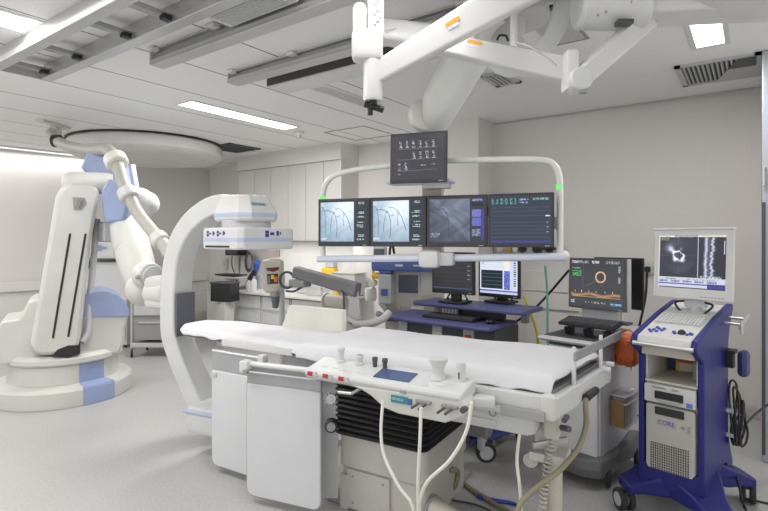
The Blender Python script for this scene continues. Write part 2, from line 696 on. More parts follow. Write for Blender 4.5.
# ------------------------------------------------------------------ ceiling tracks
def track(label, y, x0, x1, z0, wd=0.10):
    t = thing('ceiling_track', label, 'ceiling rail', (x0, y, CEIL), 0, 'ceiling rails')
    L = x1 - x0
    h = CEIL - z0
    b = MB()
    b.box((L / 2, 0, -h / 2 + 0.004), (L - 0.004, 0.012, h - 0.008))                       # web
    b.box((L / 2, 0, -h + 0.008), (L, wd, 0.016))                  # lower flange
    b.box((L / 2, 0, -0.006), (L, wd * 0.8, 0.012))
    b.box((L / 2, -wd / 2 + 0.006, -h + 0.022), (L, 0.012, 0.03))
    b.box((L / 2, wd / 2 - 0.006, -h + 0.022), (L, 0.012, 0.03))
    b.build('rail', ALU, t, local=True, bev=0.003)
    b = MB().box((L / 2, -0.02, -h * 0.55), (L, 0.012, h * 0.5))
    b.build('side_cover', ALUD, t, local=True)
    MB().box((-0.006, 0, -h / 2 - 0.005), (0.012, wd, h * 0.8)).build('end_cap', LGREY, t, local=True)
    n = int(L / 0.66)
    for k in range(n + 1):
        x = 0.05 + k * 0.66
        MB().box((x, -wd * 0.55, -0.016), (0.06, 0.05, 0.024), bev=0.002).build('clip', WARM, t, local=True)
    return t


track('silver ceiling rail next to the double ladder track', 1.985, -3.38, -0.9, 2.745)
track('silver ceiling rail nearest the long lit panel', 2.60, -3.34, -0.7, 2.765)
# the ladder: two rails with cross members
lt = thing('ceiling_track', 'double silver ceiling track with cross bars like a ladder', 'ceiling rail', (-4.34, 1.5, CEIL), 0, 'ceiling rails')
z0 = 2.74
for y in (1.335, 1.655):
    b = MB()
    b.box((-4.34 + 1.4, y, (CEIL + z0) / 2 + 0.01), (2.79, 0.03, CEIL - z0 - 0.02))
    b.box((-4.34 + 1.4, y, z0 + 0.02), (2.8, 0.075, 0.04))
    b.build('rail', STEEL if y > 1.5 else ALU, lt, bev=0.004)
for px, py in ((15, 66), (45, 50), (85, 24), (118, 2)):
    x = ZP(px, py, 2.77).x
    b = MB().box((x, 1.495, 2.79), (0.055, 0.29, 0.03))
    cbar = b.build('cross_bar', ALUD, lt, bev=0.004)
    MB().box((x + 0.03, 1.60, 2.768), (0.05, 0.06, 0.03), bev=0.006).build('roller', BLACK, cbar)
for s in (-1,):
    MB().box((-4.345, 1.495, 2.79), (0.012, 0.36, 0.09)).build('end_plate', ALU, lt)

# ------------------------------------------------------------------ other ceiling things
p = ZP(203, 13, 2.80)
q = ZP(252, 13, 2.80)
t = thing('air_conditioner', 'cream ceiling air unit with a ribbed underside, cut by the top of the view', 'air conditioner', (p.x + 0.26, 1.815, CEIL))
MB().box((p.x + 0.26, 1.815, 2.825), (0.56, 0.22, 0.07), bev=0.006).build('casing', IVORY, t)
g = MB()
for k in range(10):
    g.box((p.x + 0.26, 1.73 + k * 0.019, 2.788), (0.48, 0.009, 0.006))
g.build('grille', LGREY, t)

# dark-sided duct panel beside the far rail
p = ZP(266, 88, 2.78)
t = thing('ceiling_duct', 'white ceiling duct panel with a dark mirror side along the rail', 'duct', (p.x, p.y, CEIL))
MB().box((p.x + 0.9, p.y + 0.12, 2.82), (1.8, 0.22, 0.075)).build('panel', SILW, t, bev=0.004)
MB().box((p.x + 0.9, p.y + 0.005, 2.827), (1.78, 0.012, 0.062)).build('dark_side', mat('dark_glass', (0.075, 0.065, 0.06), 0.6), t)

# access hatch
A, B = ZP(327, 133, CEIL), ZP(396, 126, CEIL)
t = MB()
x0, y0 = A.x, A.y
for (ax, ay, bx, by) in ((0, 0, .62, 0), (0, .62, .62, .62), (0, 0, 0, .62), (.62, 0, .62, .62)):
    t.box((x0 + (ax + bx) / 2, y0 - 0.05 + (ay + by) / 2, CEIL - 0.003), (abs(bx - ax) + 0.014, abs(by - ay) + 0.014, 0.006))
single('ceiling_hatch', t, GREY, 'square ceiling hatch with dark outline above the wall monitors', 'hatch', (x0, y0, CEIL))
p = ZP(299, 132, CEIL)
t = thing('smoke_detector', 'round white smoke detector on the ceiling', 'smoke detector', p)
MB().lathe([(0.001, -0.001), (0.065, -0.001), (0.065, -0.03), (0.04, -0.045), (0.001, -0.045)], p, 20).build('body', WARM, t)
MB().lathe([(0.001, -0.045), (0.03, -0.045), (0.022, -0.07), (0.001, -0.07)], p, 16).build('sensor', GREY, t)


def vent(label, x0, x1, y0, y1, nsl, dark=GAP, fm=GREY, ax='y'):
    c = V(((x0 + x1) / 2, (y0 + y1) / 2, CEIL))
    w, l = x1 - x0, y1 - y0
    t = thing('ceiling_vent', label, 'air vent', c)
    f = MB()
    for s in (-1, 1):
        f.box((s * (w / 2 - 0.02), 0, -0.008), (0.04, l, 0.016))
        f.box((0, s * (l / 2 - 0.02), -0.008), (w, 0.04, 0.016))
    f.build('frame', fm, t, local=True)
    MB().box((0, 0, -0.001), (w - 0.05, l - 0.05, 0.002)).build('backing', dark, t, local=True)
    s_ = MB()
    for k in range(nsl):
        u = (k + .5) / nsl - .5
        if ax == 'y':
            s_.box((u * (w - 0.08), 0, -0.008), (0.012, l - 0.08, 0.012), rot=Matrix.Rotation(0.5, 3, 'Y'))
        else:
            s_.box((0, u * (l - 0.08), -0.008), (w - 0.08, 0.012, 0.012), rot=Matrix.Rotation(0.5, 3, 'X'))
    s_.build('slats', fm, t, local=True)
    return t


vt = vent('long slotted ceiling vent over the blue cart by the doorway', -0.50, 0.035, 4.45, 5.06, 15, dark=mat('vent_dark', (0.09, 0.09, 0.09), .8), fm=LGREY)
MB().prism([(-0.03, 0.28, -0.017), (0.26, 0.28, -0.017), (0.26, -0.02, -0.017), (0.06, -0.02, -0.017)], V((0, 0, 0.006))).build('blank_plate', LGREY, vt, local=True)
MB().prism([(0.06, -0.03, -0.0165), (0.24, -0.03, -0.0165), (0.24, -0.26, -0.0165), (0.13, -0.26, -0.0165)], V((0, 0, 0.006))).build('dark_plate', DGREY, vt, local=True)
ha, hb = ZP(552, 45, CEIL), ZP(589, 39, CEIL)
hx = MB().box(((ha.x + hb.x) / 2, ha.y - 0.30, CEIL - 0.004), (hb.x - ha.x, 0.60, 0.008))
ht = single('ceiling_hatch', hx, mat('hatch_grey', (0.55, 0.55, 0.54), 0.7), 'plain grey ceiling hatch above the elbow of the jointed arm', 'hatch', ((ha.x + hb.x) / 2, ha.y - 0.30, CEIL))
MB().box(((ha.x + hb.x) / 2, ha.y, CEIL - 0.006), (hb.x - ha.x + 0.02, 0.014, 0.01)).box((hb.x, ha.y - 0.30, CEIL - 0.006), (0.014, 0.6, 0.01)).build('hatch_edge', GREY, ht)
p, q = ZP(221, 156.5, CEIL), ZP(262, 151, CEIL)
vent('dark ceiling vent in front of the cupboard soffit', -6.35, -5.8, 4.45, 5.0, 9, dark=GAP, fm=DGREY)
p = ZP(480, 76, CEIL)
vent('small grey ceiling vent beside the thick monitor arm', p.x, p.x + 0.22, p.y - 0.05, p.y + 0.33, 4, dark=GREY, fm=LGREY)
p = ZP(527, 13, CEIL)
single('ceiling_slot', MB().box((p.x + 0.14, p.y, CEIL - 0.006), (0.26, 0.05, 0.012)), BLACK, 'short black ceiling slot between the white lamp arms', 'slot', (p.x, p.y, CEIL))

# round fairing under the ceiling that guides the robot's hoses
t = thing('ceiling_fairing', 'large round off-white ceiling housing above the robot', 'ceiling housing', (-6.80, 3.86, CEIL))
o_ = V((-6.80, 3.86, 0))
MB().lathe([(0.001, 2.63), (0.72, 2.63), (0.90, 2.65), (0.975, 2.70), (0.985, 2.80), (0.96, 2.84), (0.001, 2.84)], o_, 56).build('shell', mat('fairing_white', (0.70, 0.69, 0.67), .5), t, angle=50)
MB().lathe([(0.95, 2.838), (0.99, 2.838), (0.99, 2.856), (0.95, 2.856)], o_, 56).build('black_rim', BLACK, t)
p = ZP(52, 123, CEIL)
t = thing('ceiling_bracket', 'flat white bracket plate screwed to the ceiling, carrying the hose', 'bracket', p)
MB().box((p.x + 0.0, p.y + 0.02, 2.845), (0.10, 0.42, 0.03), rot=0.5, bev=0.006).build('plate', IVORY, t)
MB().box((p.x - 0.02, p.y + 0.05, 2.785), (0.08, 0.1, 0.11), rot=0.5, bev=0.01).build('hanger', LGREY, t)

# wall fittings
p = XP(30, 229, -8.83)
t = thing('light_switch', 'small white switch on the plain wall behind the robot', 'switch', p)
MB().box(p + V((0.06, 0, 0)), (0.02, 0.09, 0.13), bev=0.005).build('plate', WHITE, t)
MB().box(p + V((0.073, 0, 0)), (0.01, 0.04, 0.06), bev=0.003).build('rocker', LGREY, t)
p = V((-.80, 5.47, 1.33))
p = YP(648, 268, 5.47)
t = thing('wall_socket', 'white wall socket with black plug beside the grey monitor', 'socket', p)
MB().box(p, (0.10, 0.02, 0.12), bev=0.004).build('plate', WHITE, t)
MB().box(p + V((0, -0.03, -0.01)), (0.05, 0.05, 0.05), bev=0.008).build('plug', BLACK, t)
# cable from that plug down the wall
c = MB().tube([p + V((0, -0.05, -0.02)), YP(645, 300, 5.42), YP(636, 340, 5.42), YP(628, 380, 5.40), YP(623, 400, 5.38), YP(626, 407, 5.3)], 0.012, 6)
single('power_cable', c, BLACK, 'black power cable hanging from the wall socket to the floor', 'cable', p)
# ================================================================== ROBOT WITH C-ARM
rc = V((-5.66, 2.336, 0))
rob = thing('imaging_robot', 'large white and pale blue robot arm holding a C-shaped imaging arm over the table head', 'medical robot', rc)
vd = V((rc.x, rc.y, 0)).normalized()          # away from the viewer
vr = V((vd.y, -vd.x, 0))                       # to the viewer's right


def RL(x, y, z):
    return rc + vr * x + vd * y + UP * z


MR = Matrix(((vr.x, vd.x, 0), (vr.y, vd.y, 0), (0, 0, 1)))

b = MB().lathe([(0.001, 0), (0.60, 0), (0.61, 0.02), (0.61, 0.15), (0.595, 0.175), (0.47, 0.19), (0.001, 0.19)], rc, 56)
base = b.build('base_plinth', IVORY, rob, angle=30)
MB().lathe([(0.001, 0.19), (0.48, 0.19), (0.48, 0.36), (0.47, 0.372), (0.001, 0.372)], rc, 56).build('turntable', IVORY, rob, angle=30)
# pale blue stripe down the front of the plinth
ang = math.atan2(vd.y, vd.x)
a_c = math.atan2((vr * .16 - vd * .58).y, (vr * .16 - vd * .58).x)
MB().lathe([(0.30, 0.001), (0.612, 0.001), (0.614, 0.02), (0.614, 0.15), (0.598, 0.178), (0.484, 0.193), (0.484, 0.36), (0.472, 0.3745), (0.30, 0.3745)], rc, 12,
           None, a_c - 0.03, a_c + 0.47).build('blue_stripe', BLUEP, base, angle=30, label='pale blue stripe over the plinth')
MB().lathe([(0.001, 0.372), (0.50, 0.372), (0.52, 0.39), (0.52, 0.43), (0.48, 0.46), (0.001, 0.46)], rc, 48).build('turret_ring', IVORY, rob, angle=30)
# side lobe
prof = [(-.51, .40), (-.525, .75), (-.49, .80), (-.37, .81), (-.34, .85), (-.30, .95), (-.25, .985), (-.10, .985), (-.10, .40)]
MB().prism([RL(x, -.30, z) for x, z in prof], vd * .62).build('turret_side_cover', IVORY, rob, bev=0.022)
# drum with blue hood
drum = [(.10, .40), (.10, .93)]
for k in range(0, 13):
    a = math.radians(125 - k * 13)
    drum.append((.30 + .245 * math.cos(a), .78 + .245 * math.sin(a)))
drum += [(.50, .50), (.46, .40)]
MB().prism([RL(x, -.34, z) for x, z in drum], vd * .62).build('drum_cover', IVORY, rob, bev=0.025)
hood = []
for k in range(0, 11):
    a = math.radians(128 - k * 13)
    hood.append((.30 + .256 * math.cos(a), .78 + .256 * math.sin(a)))
inn = [(.30 + (x - .30) * .93, .78 + (z - .78) * .93) for x, z in reversed(hood)]
MB().prism([RL(x, -.355, z) for x, z in hood + inn], vd * .65).build('blue_hood', BLUEP, rob, label='pale blue hood of the drum')
hf = [(x, z) for x, z in hood] + [(.50, .77), (.11, .80)]
MB().prism([RL(x, -.357, z) for x, z in hf], vd * .02).build('blue_hood_face', BLUEP, rob, bev=0.006)
# leaning arm
arm = [(-.265, .62), (-.25, .53), (-.18, .49), (.03, .47), (.10, .50), (.13, .66), (.165, 1.05), (.215, 1.55), (.275, 1.93), (.28, 2.02), (.22, 2.10), (.05, 2.10), (-.03, 2.03), (-.075, 1.94), (-.13, 1.55)]
la = MB().prism([RL(x, -.50, z) for x, z in arm], vd * .36).build('leaning_arm', IVORY, rob, bev=0.035)
for xa, xb in ((.04, -.095), (.165, .025)):
    MB().rod(RL(xa, -.500, 1.60), RL(xb, -.500, .64), 0.010, seg=8).build('slot', BLACK, la, label='long black slot in the arm')
MB().prism([RL(x, -.507, z) for x, z in ((.07, 1.82), (.06, 1.94), (.16, 1.94), (.175, 1.88), (.13, 1.82))], vd * .06).build('recess', GREY, la)
MB().rod(RL(.10, -.512, 1.84), RL(.13, -.512, 1.92), 0.014).build('link', OLIVE, la)
MB().rod(RL(.05, -.40, 2.08), RL(.40, -.40, 2.10), 0.105, seg=28).ball(RL(.05, -.40, 2.08), .105, (.8, .8, 1)).ball(RL(.40, -.40, 2.10), .105, (.5, 1, 1)).build('shoulder_tube', IVORY, rob)
MB().prism([RL(x, -.508, z) for x, z in ((-.10, .475), (.02, .445), (.12, .47), (.12, .55), (.03, .56), (-.06, .53))], vd * .3).build('pivot_gap', BLACK, rob)
MB().tube([RL(.27, -.28, 1.75), RL(.235, -.30, 1.3), RL(.20, -.33, .9), RL(.19, -.36, .66), RL(.14, -.40, .56)], .03, 8).build('inner_hose', LGREY, rob)
# blue wrist housing
blue = [(79, 168), (86, 152), (96, 147), (110, 150), (117, 168), (124, 190), (131, 205), (126, 224), (114, 226), (103, 222), (101, 204), (103, 188), (92, 178)]
MB().pprism(blue, 5.02, .30).build('wrist_housing', BLUEP, rob, bev=0.03, label='pale blue wrist housing')
MB().pprism([(100, 190), (108, 178), (122, 184), (129, 204), (124, 222), (103, 223)], 4.74, .25).build('wrist_cover', BLUEP, rob, bev=0.03)
ed = (P(148, 202, 5.0) - P(124, 193, 5.0)).normalized()
MB().ball(P(146, 204, 5.0), .125).ball(P(140, 201, 5.02), .13).ball(P(133, 199, 5.05), .13).build('wrist_cap', WHITE, rob)
MB().box(P(108, 232, 5.1), (.16, .16, .2), bev=.03).build('wrist_knuckle', LGREY, rob)
# second arm
pts = [P(124, 214, 4.98), P(128, 232, 4.86), P(134, 254, 4.74), P(140, 276, 4.62), P(143, 289, 4.56)]
MB().tube(pts, lambda t: .128 + .03 * math.sin(PI * min(1, t * 1.15)), 24, 5).ball(pts[-1], .15).build('forearm', IVORY, rob)
fr_ = catmull(pts, 6)
dd = (pts[2] - pts[1]).normalized()
MB().rod(P(132.5, 250, 4.765) - dd * .005, P(132.5, 250, 4.765) + dd * .005, .160, seg=32).build('joint_line', LGREY, rob)
# wrist joint to the C
jp = P(150, 276, 4.42)
ax = (P(172, 282, 4.25) - jp).normalized()
MB().rod(jp - ax * .10, jp + ax * .02, .115, seg=28).build('joint_drum', WHITE, rob, bev=.012)
MB().rod(jp + ax * .02, jp + ax * .05, .09, seg=28).build('joint_disc', LGREY, rob)
MB().ball(jp - V((0, .12, 0)) + ax * .02, .02).build('joint_screw', GREY, rob)
MB().box(P(162, 292, 4.30), (.24, .20, .27), rot=0.25, bev=.05).build('flange_block', IVORY, rob)
MB().rod(P(152, 293, 4.34), P(170, 293, 4.25), .11, seg=24).build('flange', WHITE, rob, bev=.02)

# ---- the C itself, swept in a vertical plane
c0 = P(178, 300, 4.22)
c1 = P(247, 240, 3.92)
cd = V((c1.x - c0.x, c1.y - c0.y, 0)).normalized()
cn = V((cd.y, -cd.x, 0))                       # towards the viewer
cpts = [PP(x, y, c0, cn) for x, y in ((242, 206), (222, 206), (204, 216), (190, 232), (181, 253), (177, 280), (176, 310), (177, 334), (184, 356), (193, 378), (204, 402), (214, 418))]
MB().sweep(cpts, 0.205, 0.155, cn, .13, 5).build('c_arm', WHITE, rob, angle=32)
e1 = [PP(x, y, c0, cn) for x, y in ((178, 292), (178, 334))]
inner = cd * .083
m1 = (e1[0] + e1[1]) / 2
MB().box(m1 + inner, (.012, .195, abs(e1[0].z - e1[1].z)), rot=math.atan2(cd.y, cd.x)).build('slate_panel', SLATE, rob, bev=.004, label='slate grey panel inside the C arm')
m2 = PP(178.5, 336, c0, cn)
# detector
dc = P(249, 238, 3.86)
drz = math.radians(-4)
MD = Matrix.Rotation(drz, 3, 'Z')


def DL(x, y, z):
    return V((dc.x, dc.y, 0)) + MD @ V((x, y, 0)) + UP * z


def zat(py, D=3.86):
    return CAMH + D * (HY - py) / FPX


zb, zt = zat(249), zat(228)
s = .262
b = MB()
rings = []
for z, k in ((zb, .97), (zb + .015, 1.0), (zt - .03, 1.0), (zt - .005, .985), (zt, .95)):
    q = s * k
    ch = .07
    rings.append([DL(x, y, z) for x, y in ((-q + ch, -q), (q - ch * .5, -q), (q, -q + ch * .5), (q, q - ch), (q - ch, q), (-q + ch, q), (-q, q - ch), (-q, -q + ch))])
b.loft(rings)
det = b.build('detector', WHITE, rob, bev=.006, angle=30, label='white flat panel detector with blue stripe')
zs = zb + .055
rings = []
for z in (zs, zs + .028):
    q = s * 1.003
    rings.append([DL(x, y, z) for x, y in ((-q + ch, -q), (q - ch * .5, -q), (q, -q + ch * .5), (q, q - ch), (q - ch, q), (-q + ch, q), (-q, q - ch), (-q, -q + ch))])
MB().loft(rings).build('blue_stripe', LBLUE, det)
MB().box(DL(-.01, -s - .001, zb + .022), (.30, .006, .012), rot=drz).build('slot', BLACK, det)
sym = MB()
for (fx, side) in ((-.08, 0), (.05, 0)):
    for (ox, oz, sx_, sz_) in ((-.03, .014, .022, .018), (-.03, -.008, .022, .018), (.0, .004, .018, .014), (.04, .006, .012, .03), (.055, .006, .006, .018)):
        sym.box(DL(fx + ox - .02, -s - .001, zs + .055 + oz), (sx_, .004, sz_), rot=drz)
for (ox, oz, sx_, sz_) in ((-.045, .014, .03, .022), (-.045, -.01, .03, .022), (.0, .003, .035, .02), (.05, .006, .02, .034), (.075, .006, .008, .02)):
    sym.box(DL(s + .001, .01 + ox, zs + .055 + oz), (.004, sx_, sz_), rot=drz)
sym.build('button_marks', PRINTB, det, label='dark blue symbols printed on the detector')
# neck and cap of the detector
cz0, cz1 = zat(222), zat(196)
MB().rod(DL(-.03, 0, zt - .01), DL(-.03, 0, cz0 + .01), .18, seg=32).build('detector_neck', LGREY, rob)
rings = []
for z, k, kx in ((cz0, .92, 0), (cz0 + .02, 1.0, 0), (cz0 + .09, .97, 0), (cz1 - .03, .80, -.015), (cz1 - .006, .74, -.02), (cz1, .70, -.02)):
    qx, qy = .20 * k, .175 * k
    c_ = .07 * k
    rings.append([DL(x + kx - .02, y, z) for x, y in ((-qx + c_ * .4, -qy), (qx - c_, -qy), (qx, -qy + c_), (qx, qy - c_), (qx - c_, qy), (-qx + c_ * .4, qy), (-qx, qy - c_ * .4), (-qx, -qy + c_ * .4))])
cap = MB().loft(rings).build('detector_cap', WHITE, rob, bev=.008, angle=30)
rings = []
for z, k in ((cz0 + .035, 1.0), (cz0 + .062, .99)):
    qx, qy = .2025 * k, .1775 * k
    c_ = .07 * k
    rings.append([DL(x - .02, y, z) for x, y in ((-qx + c_ * .4, -qy), (qx - c_, -qy), (qx, -qy + c_), (qx, qy - c_), (qx - c_, qy), (-qx + c_ * .4, qy), (-qx, qy - c_ * .4), (-qx, -qy + c_ * .4))])
MB().loft(rings).build('blue_stripe', LBLUE, cap)
lm = face_m(DL(.157, -.03, cz0 + .125), MD @ V((0, 1, 0)), MD @ V((-.547, 0, .837)))
MB().text('SIEMENS', .034, lm, .001).build('lettering', TEAL, cap)
# tube housing under the table
th = P(212, 412, 3.78)
trz = math.atan2(cd.y, cd.x)
MB().box(th + V((.06, .0, .0)) + UP * -.02, (.34, .32, .20), rot=trz, bev=.05).build('tube_housing', WHITE, rob)
MB().box(th + V((.06, 0, 0)) + UP * .045, (.352, .332, .03), rot=trz, bev=.01).build('blue_line', LBLUE, rob)
# hoses from the ceiling fairing over the wrist to the C
hp = [P(51, 133, 5.75), P(57, 141, 5.6), P(72, 147, 5.4), P(92, 150, 5.1), P(108, 150, 4.86), P(116, 161, 4.74), P(122, 180, 4.68), P(128, 194, 4.63), P(138, 213, 4.58), P(153, 232, 4.45), P(165, 246, 4.32), P(170, 256, 4.25)]
ho = MB().tube(hp, .055, 14, 8).build('hose', HOSE, rob, label='thick grey hose from ceiling to C arm')
for i, r_, m_ in ((5, .10, WARM), (7, .085, WHITE), (9.55, .075, WHITE)):
    a_ = int(i)
    p_ = hp[a_].lerp(hp[min(a_ + 1, 11)], i - a_)
    d_ = (hp[min(a_ + 1, 11)] - hp[a_ - 1]).normalized()
    MB().rod(p_ - d_ * .05, p_ + d_ * .05, r_, seg=24).build('hose_clamp', m_, ho, bev=.015)
MB().rod(hp[1] - V((.03, .02, 0)), hp[1] + V((.03, .02, 0)), .068, seg=20).build('hose_ring', BLACK, ho)
MB().box(P(135, 184, 4.95), (.05, .05, .40), rot=Matrix.Rotation(-.3, 3, 'Y'), bev=.01).build('hose_rail', LBLUE, rob)

# ------------------------------------------------------------------ carts and cupboards behind the robot
def beyond(px0, px1, pyb, ytop, D, dep):
    """centre, width and height of a box standing on the floor at depth D"""
    a_, b_ = P(px0, pyb, D), P(px1, pyb, D)
    return (a_ + b_) / 2, (b_ - a_).length, CAMH + D * (HY - ytop) / FPX


vz = math.atan2(RT[1], RT[0])
c_ = P(104, 300, 7.7)
c_.z = 0
t = thing('medical_cabinet', 'pale medical unit with sloped blue-marked top seen between robot arms', 'cabinet', c_, vz)
MB().box((0, .2, .70), (.62, .4, 1.0), bev=.02).box((0, .2, .1), (.56, .36, .2)).build('body', LEAD, t, local=True)
MB().box((0, .16, 1.40), (.68, .46, .34), rot=Matrix.Rotation(-.12, 3, 'X'), bev=.05).build('rounded_top', WHITE, t, local=True)
e = MB()
e.box((-.04, -.085, 1.42), (.09, .012, .09), bev=.01).box((.02, -.085, 1.42), (.12, .012, .035), bev=.006)
e.build('blue_mark', BLUEP, t, local=True, label='blue mark on the rounded top')
MB().rod((-.24, -.07, 1.17), (-.24, .0, 1.17), .055).build('round_label', mat('label_blue', (.06, .2, .5), .5), t, local=True)
MB().box((0, -.005, 1.18), (.66, .02, .02)).build('shelf_edge', LGREY, t, local=True)
for x in (.2, -.2):
    MB().ball((x, -.08, 1.42), .022).build('knob', CREAM, t, local=True)
c_ = P(120, 338, 7.35)
c_.z = 0
t = thing('equipment_case', 'plain white low equipment case between robot drum and steel trolley', 'case', c_, vz)
MB().box((0, .10, .38), (.2, .20, .70), bev=.015).build('case_body', LEAD, t, local=True)
MB().box((0, -.005, .40), (.17, .015, .56), bev=.006).build('case_door', WHITE, t, local=True)
for x in (-.07, .07):
    MB().rod((x, .02, .0), (x, .02, .04), .02).build('foot', RUBBER, t, local=True)
    MB().rod((x, .17, .0), (x, .17, .04), .02).build('foot', RUBBER, t, local=True)


def caster(p, r, mt, mw, parent, twin=True, rz=0.0, brake=None):
    """swivel caster: fork + twin wheels, p on the floor (local)"""
    f = MB()
    f.rod((p[0], p[1], r * 1.3), (p[0], p[1], r * 2.25), r * .28, seg=12)
    f.box((p[0], p[1], r * 1.55), (r * .9, r * .9, r * .5), rot=rz, bev=r * .15)
    cs = f.build('caster', mt, parent, local=True)
    dx, dy = math.cos(rz), math.sin(rz)
    for s_ in ((-1, 1) if twin else (0,)):
        w_ = r * .5
        o1 = V((p[0] + dx * s_ * w_ * .8, p[1] + dy * s_ * w_ * .8, r))
        h_ = V((dx, dy, 0)) * (w_ / 2)
        MB().rod(o1 - h_, o1 + h_, r, seg=24).build('wheel', RUBBER, cs, local=True, bev=r * .12)
        MB().rod(o1 - h_ * 1.12, o1 + h_ * 1.12, r * .62, seg=18).build('hub', mw, cs, local=True)
    return cs


c_ = P(151, 354, 6.75)
c_.z = 0
t = thing('steel_trolley', 'silver grey trolley with drawers on castors behind the C arm', 'trolley', c_, vz)
MB().box((0, .22, .62), (.48, .44, .36), bev=.01).build('upper_box', GREY, t, local=True)
for x in (-.25, .25):
    for y in (0, .44):
        MB().rod((x, y, .13), (x, y, 1.0), .018, seg=10).build('post', ALU, t, local=True)
        caster((x, y), .06, LGREY, LGREY, t, twin=False, rz=.4)
MB().box((0, .22, .16), (.54, .48, .06), bev=.012).build('base_shelf', LGREY, t, local=True)
d1 = MB().box((0, -.01, .66), (.44, .03, .22), bev=.008).build('drawer', LGREY, t, local=True)
MB().box((.1, -.03, .70), (.1, .02, .03), bev=.006).build('handle', BLACK, d1, local=True)
d1 = MB().box((0, -.01, .36), (.44, .03, .26), bev=.008).build('drawer', GREY, t, local=True)
MB().box((0, .22, .36), (.46, .42, .26)).build('lower_box', GREY, t, local=True)
MB().box((0, -.03, .46), (.3, .02, .02)).build('handle', ALU, d1, local=True)
MB().box((0, .22, 1.0), (.56, .5, .03), bev=.01).build('top_shelf', LGREY, t, local=True)
# ================================================================== PATIENT TABLE
TZ = math.radians(5)
T0 = V((-.69, 2.69, 0))
MT = Matrix.Translation(T0) @ Matrix.Rotation(TZ, 4, 'Z')


def TL(x, y, z):
    return MT @ V((x, y, z))


def tl_of(p):
    return MT.inverted() @ V(p)


tab = thing('patient_table', 'long white angiography table on a pedestal with black ribbed bellows', 'patient table', T0, TZ)
top_out = [(-.08, -.36), (.02, .36), (-1.35, .36), (-1.70, .27), (-2.2, .235), (-2.70, .21), (-2.86, .16), (-2.93, .07), (-2.94, -.07), (-2.88, -.17), (-2.72, -.235), (-2.2, -.26), (-1.72, -.29), (-1.45, -.36)]
MB().prism([(x, y, .835) for x, y in top_out], V((0, 0, .03))).build('tabletop', mat('carbon_top', (.16, .16, .165), .4), tab, local=True, bev=.008)
# side beams, end frame
MB().box((-.55, -.385, .80), (.88, .05, .10), bev=.012).build('side_beam', WHITE, tab, local=True)
MB().box((-.75, .385, .80), (1.5, .05, .10), bev=.012).build('side_beam', WHITE, tab, local=True)
MB().box((-.015, 0, .80), (.05, .80, .10), rot=-.145, bev=.012).build('end_beam', WHITE, tab, local=True)
for x, y in ((-.09, -.39), (.03, .385)):
    MB().box((x, y, .80), (.075, .07, .115), bev=.02).build('corner_block', IVORY, tab, local=True)
MB().box((-.40, -.425, .768), (.50, .014, .035), bev=.003).rod((-.62, -.40, .768), (-.62, -.43, .768), .01).rod((-.14, -.40, .768), (-.14, -.43, .768), .01).build('accessory_rail', STEEL, tab, local=True)
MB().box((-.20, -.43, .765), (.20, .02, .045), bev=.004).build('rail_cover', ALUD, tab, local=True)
MB().box((-1.95, -.31, .855), (.62, .03, .045), bev=.004).build('accessory_rail', SILW, tab, local=True)
# raised end rail on two posts
MB().box((.035, .22, .985), (.014, .76, .045), rot=-.16, bev=.003).build('end_rail', GREY, tab, local=True)
for x, y in ((-.02, -.14), (.045, .26)):
    MB().box((x - .012, y, .915), (.018, .024, .23), bev=.004).build('rail_post', SILW, tab, local=True)
for y in (.2, .34):
    k = MB().rod((.05, y, .86), (.09, y, .86), .014).build('clamp_knob', SILW, tab, local=True)
# carriage under the foot end
MB().box((-.52, 0, .695), (.72, .72, .14), bev=.045).build('carriage', WHITE, tab, local=True)
MB().box((-.50, -.360, .672), (.32, .012, .03), bev=.003).build('carriage_slot', STEEL, tab, local=True)
lb = MB().box((-.36, -.362, .722), (.05, .006, .05)).build('rating_plate', LEAD, tab, local=True)
MB().lathe([(.012, -.001), (.02, -.001), (.02, .001), (.012, .001)], (-.36, -.366, .722), 16, Matrix.Rotation(PI / 2, 3, 'X')).build('printed_ring', GREY, lb, local=True)
MB().box((-1.0, 0, .79), (1.5, .56, .08), bev=.01).build('under_frame', LGREY, tab, local=True)
# pedestal
PED = mat('pedestal_cream', (.52, .50, .465), .45)
px0, px1, py0, py1 = -1.30, -.76, -.30, .30


def rrect(x0, x1, y0, y1, z, r, n=5, bulge=0):
    pts = []
    for (cx_, cy_, a0) in ((x1 - r, y1 - r, 0), (x0 + r, y1 - r, PI / 2), (x0 + r, y0 + r, PI), (x1 - r, y0 + r, 1.5 * PI)):
        for k in range(n):
            a = a0 + k * (PI / 2) / (n - 1)
            pts.append(V((cx_ + r * math.cos(a), cy_ + r * math.sin(a), z)))
    return pts


rings = [rrect(px0, px1, py0, py1, z, .05) for z in (.0, .24)]
rings += [rrect(px0 - .012, px1 + .012, py0 - .012, py1 + .012, z, .055) for z in (.245, .44)]
MB().loft(rings).build('pedestal', PED, tab, local=True, bev=.006)
MB().box((px0 + .20, py0 - .008, .125), (.28, .014, .22), bev=.004).build('pedestal_panel', PED, tab, local=True)
MB().box((px0 + .04, py0 - .01, .10), (.055, .02, .20), bev=.006).build('pedestal_foot', PED, tab, local=True)
s_ = MB()
for x in (px0 + .10, px0 + .30):
    for z in (.05, .2):
        s_.rod((x, py0 - .018, z), (x, py0 - .01, z), .007, seg=10)
s_.build('screws', GREY, tab, local=True)
rings = []
nrid = 11
for k in range(nrid * 4 + 1):
    z = .425 + (.765 - .425) * k / (nrid * 4)
    out = (-.004, .016, .02, .012)[k % 4]
    rings.append(rrect(px0 - out - .012, px1 + out + .012, py0 - out - .02, py1 + out + .012, z, .05))
MB().loft(rings).build('bellows', BELLOW, tab, local=True, angle=25, label='black ribbed rubber bellows')
MB().box((-1.10, .1, .012), (.62, .78, .02), bev=.006).build('floor_plate', GREY, tab, local=True)
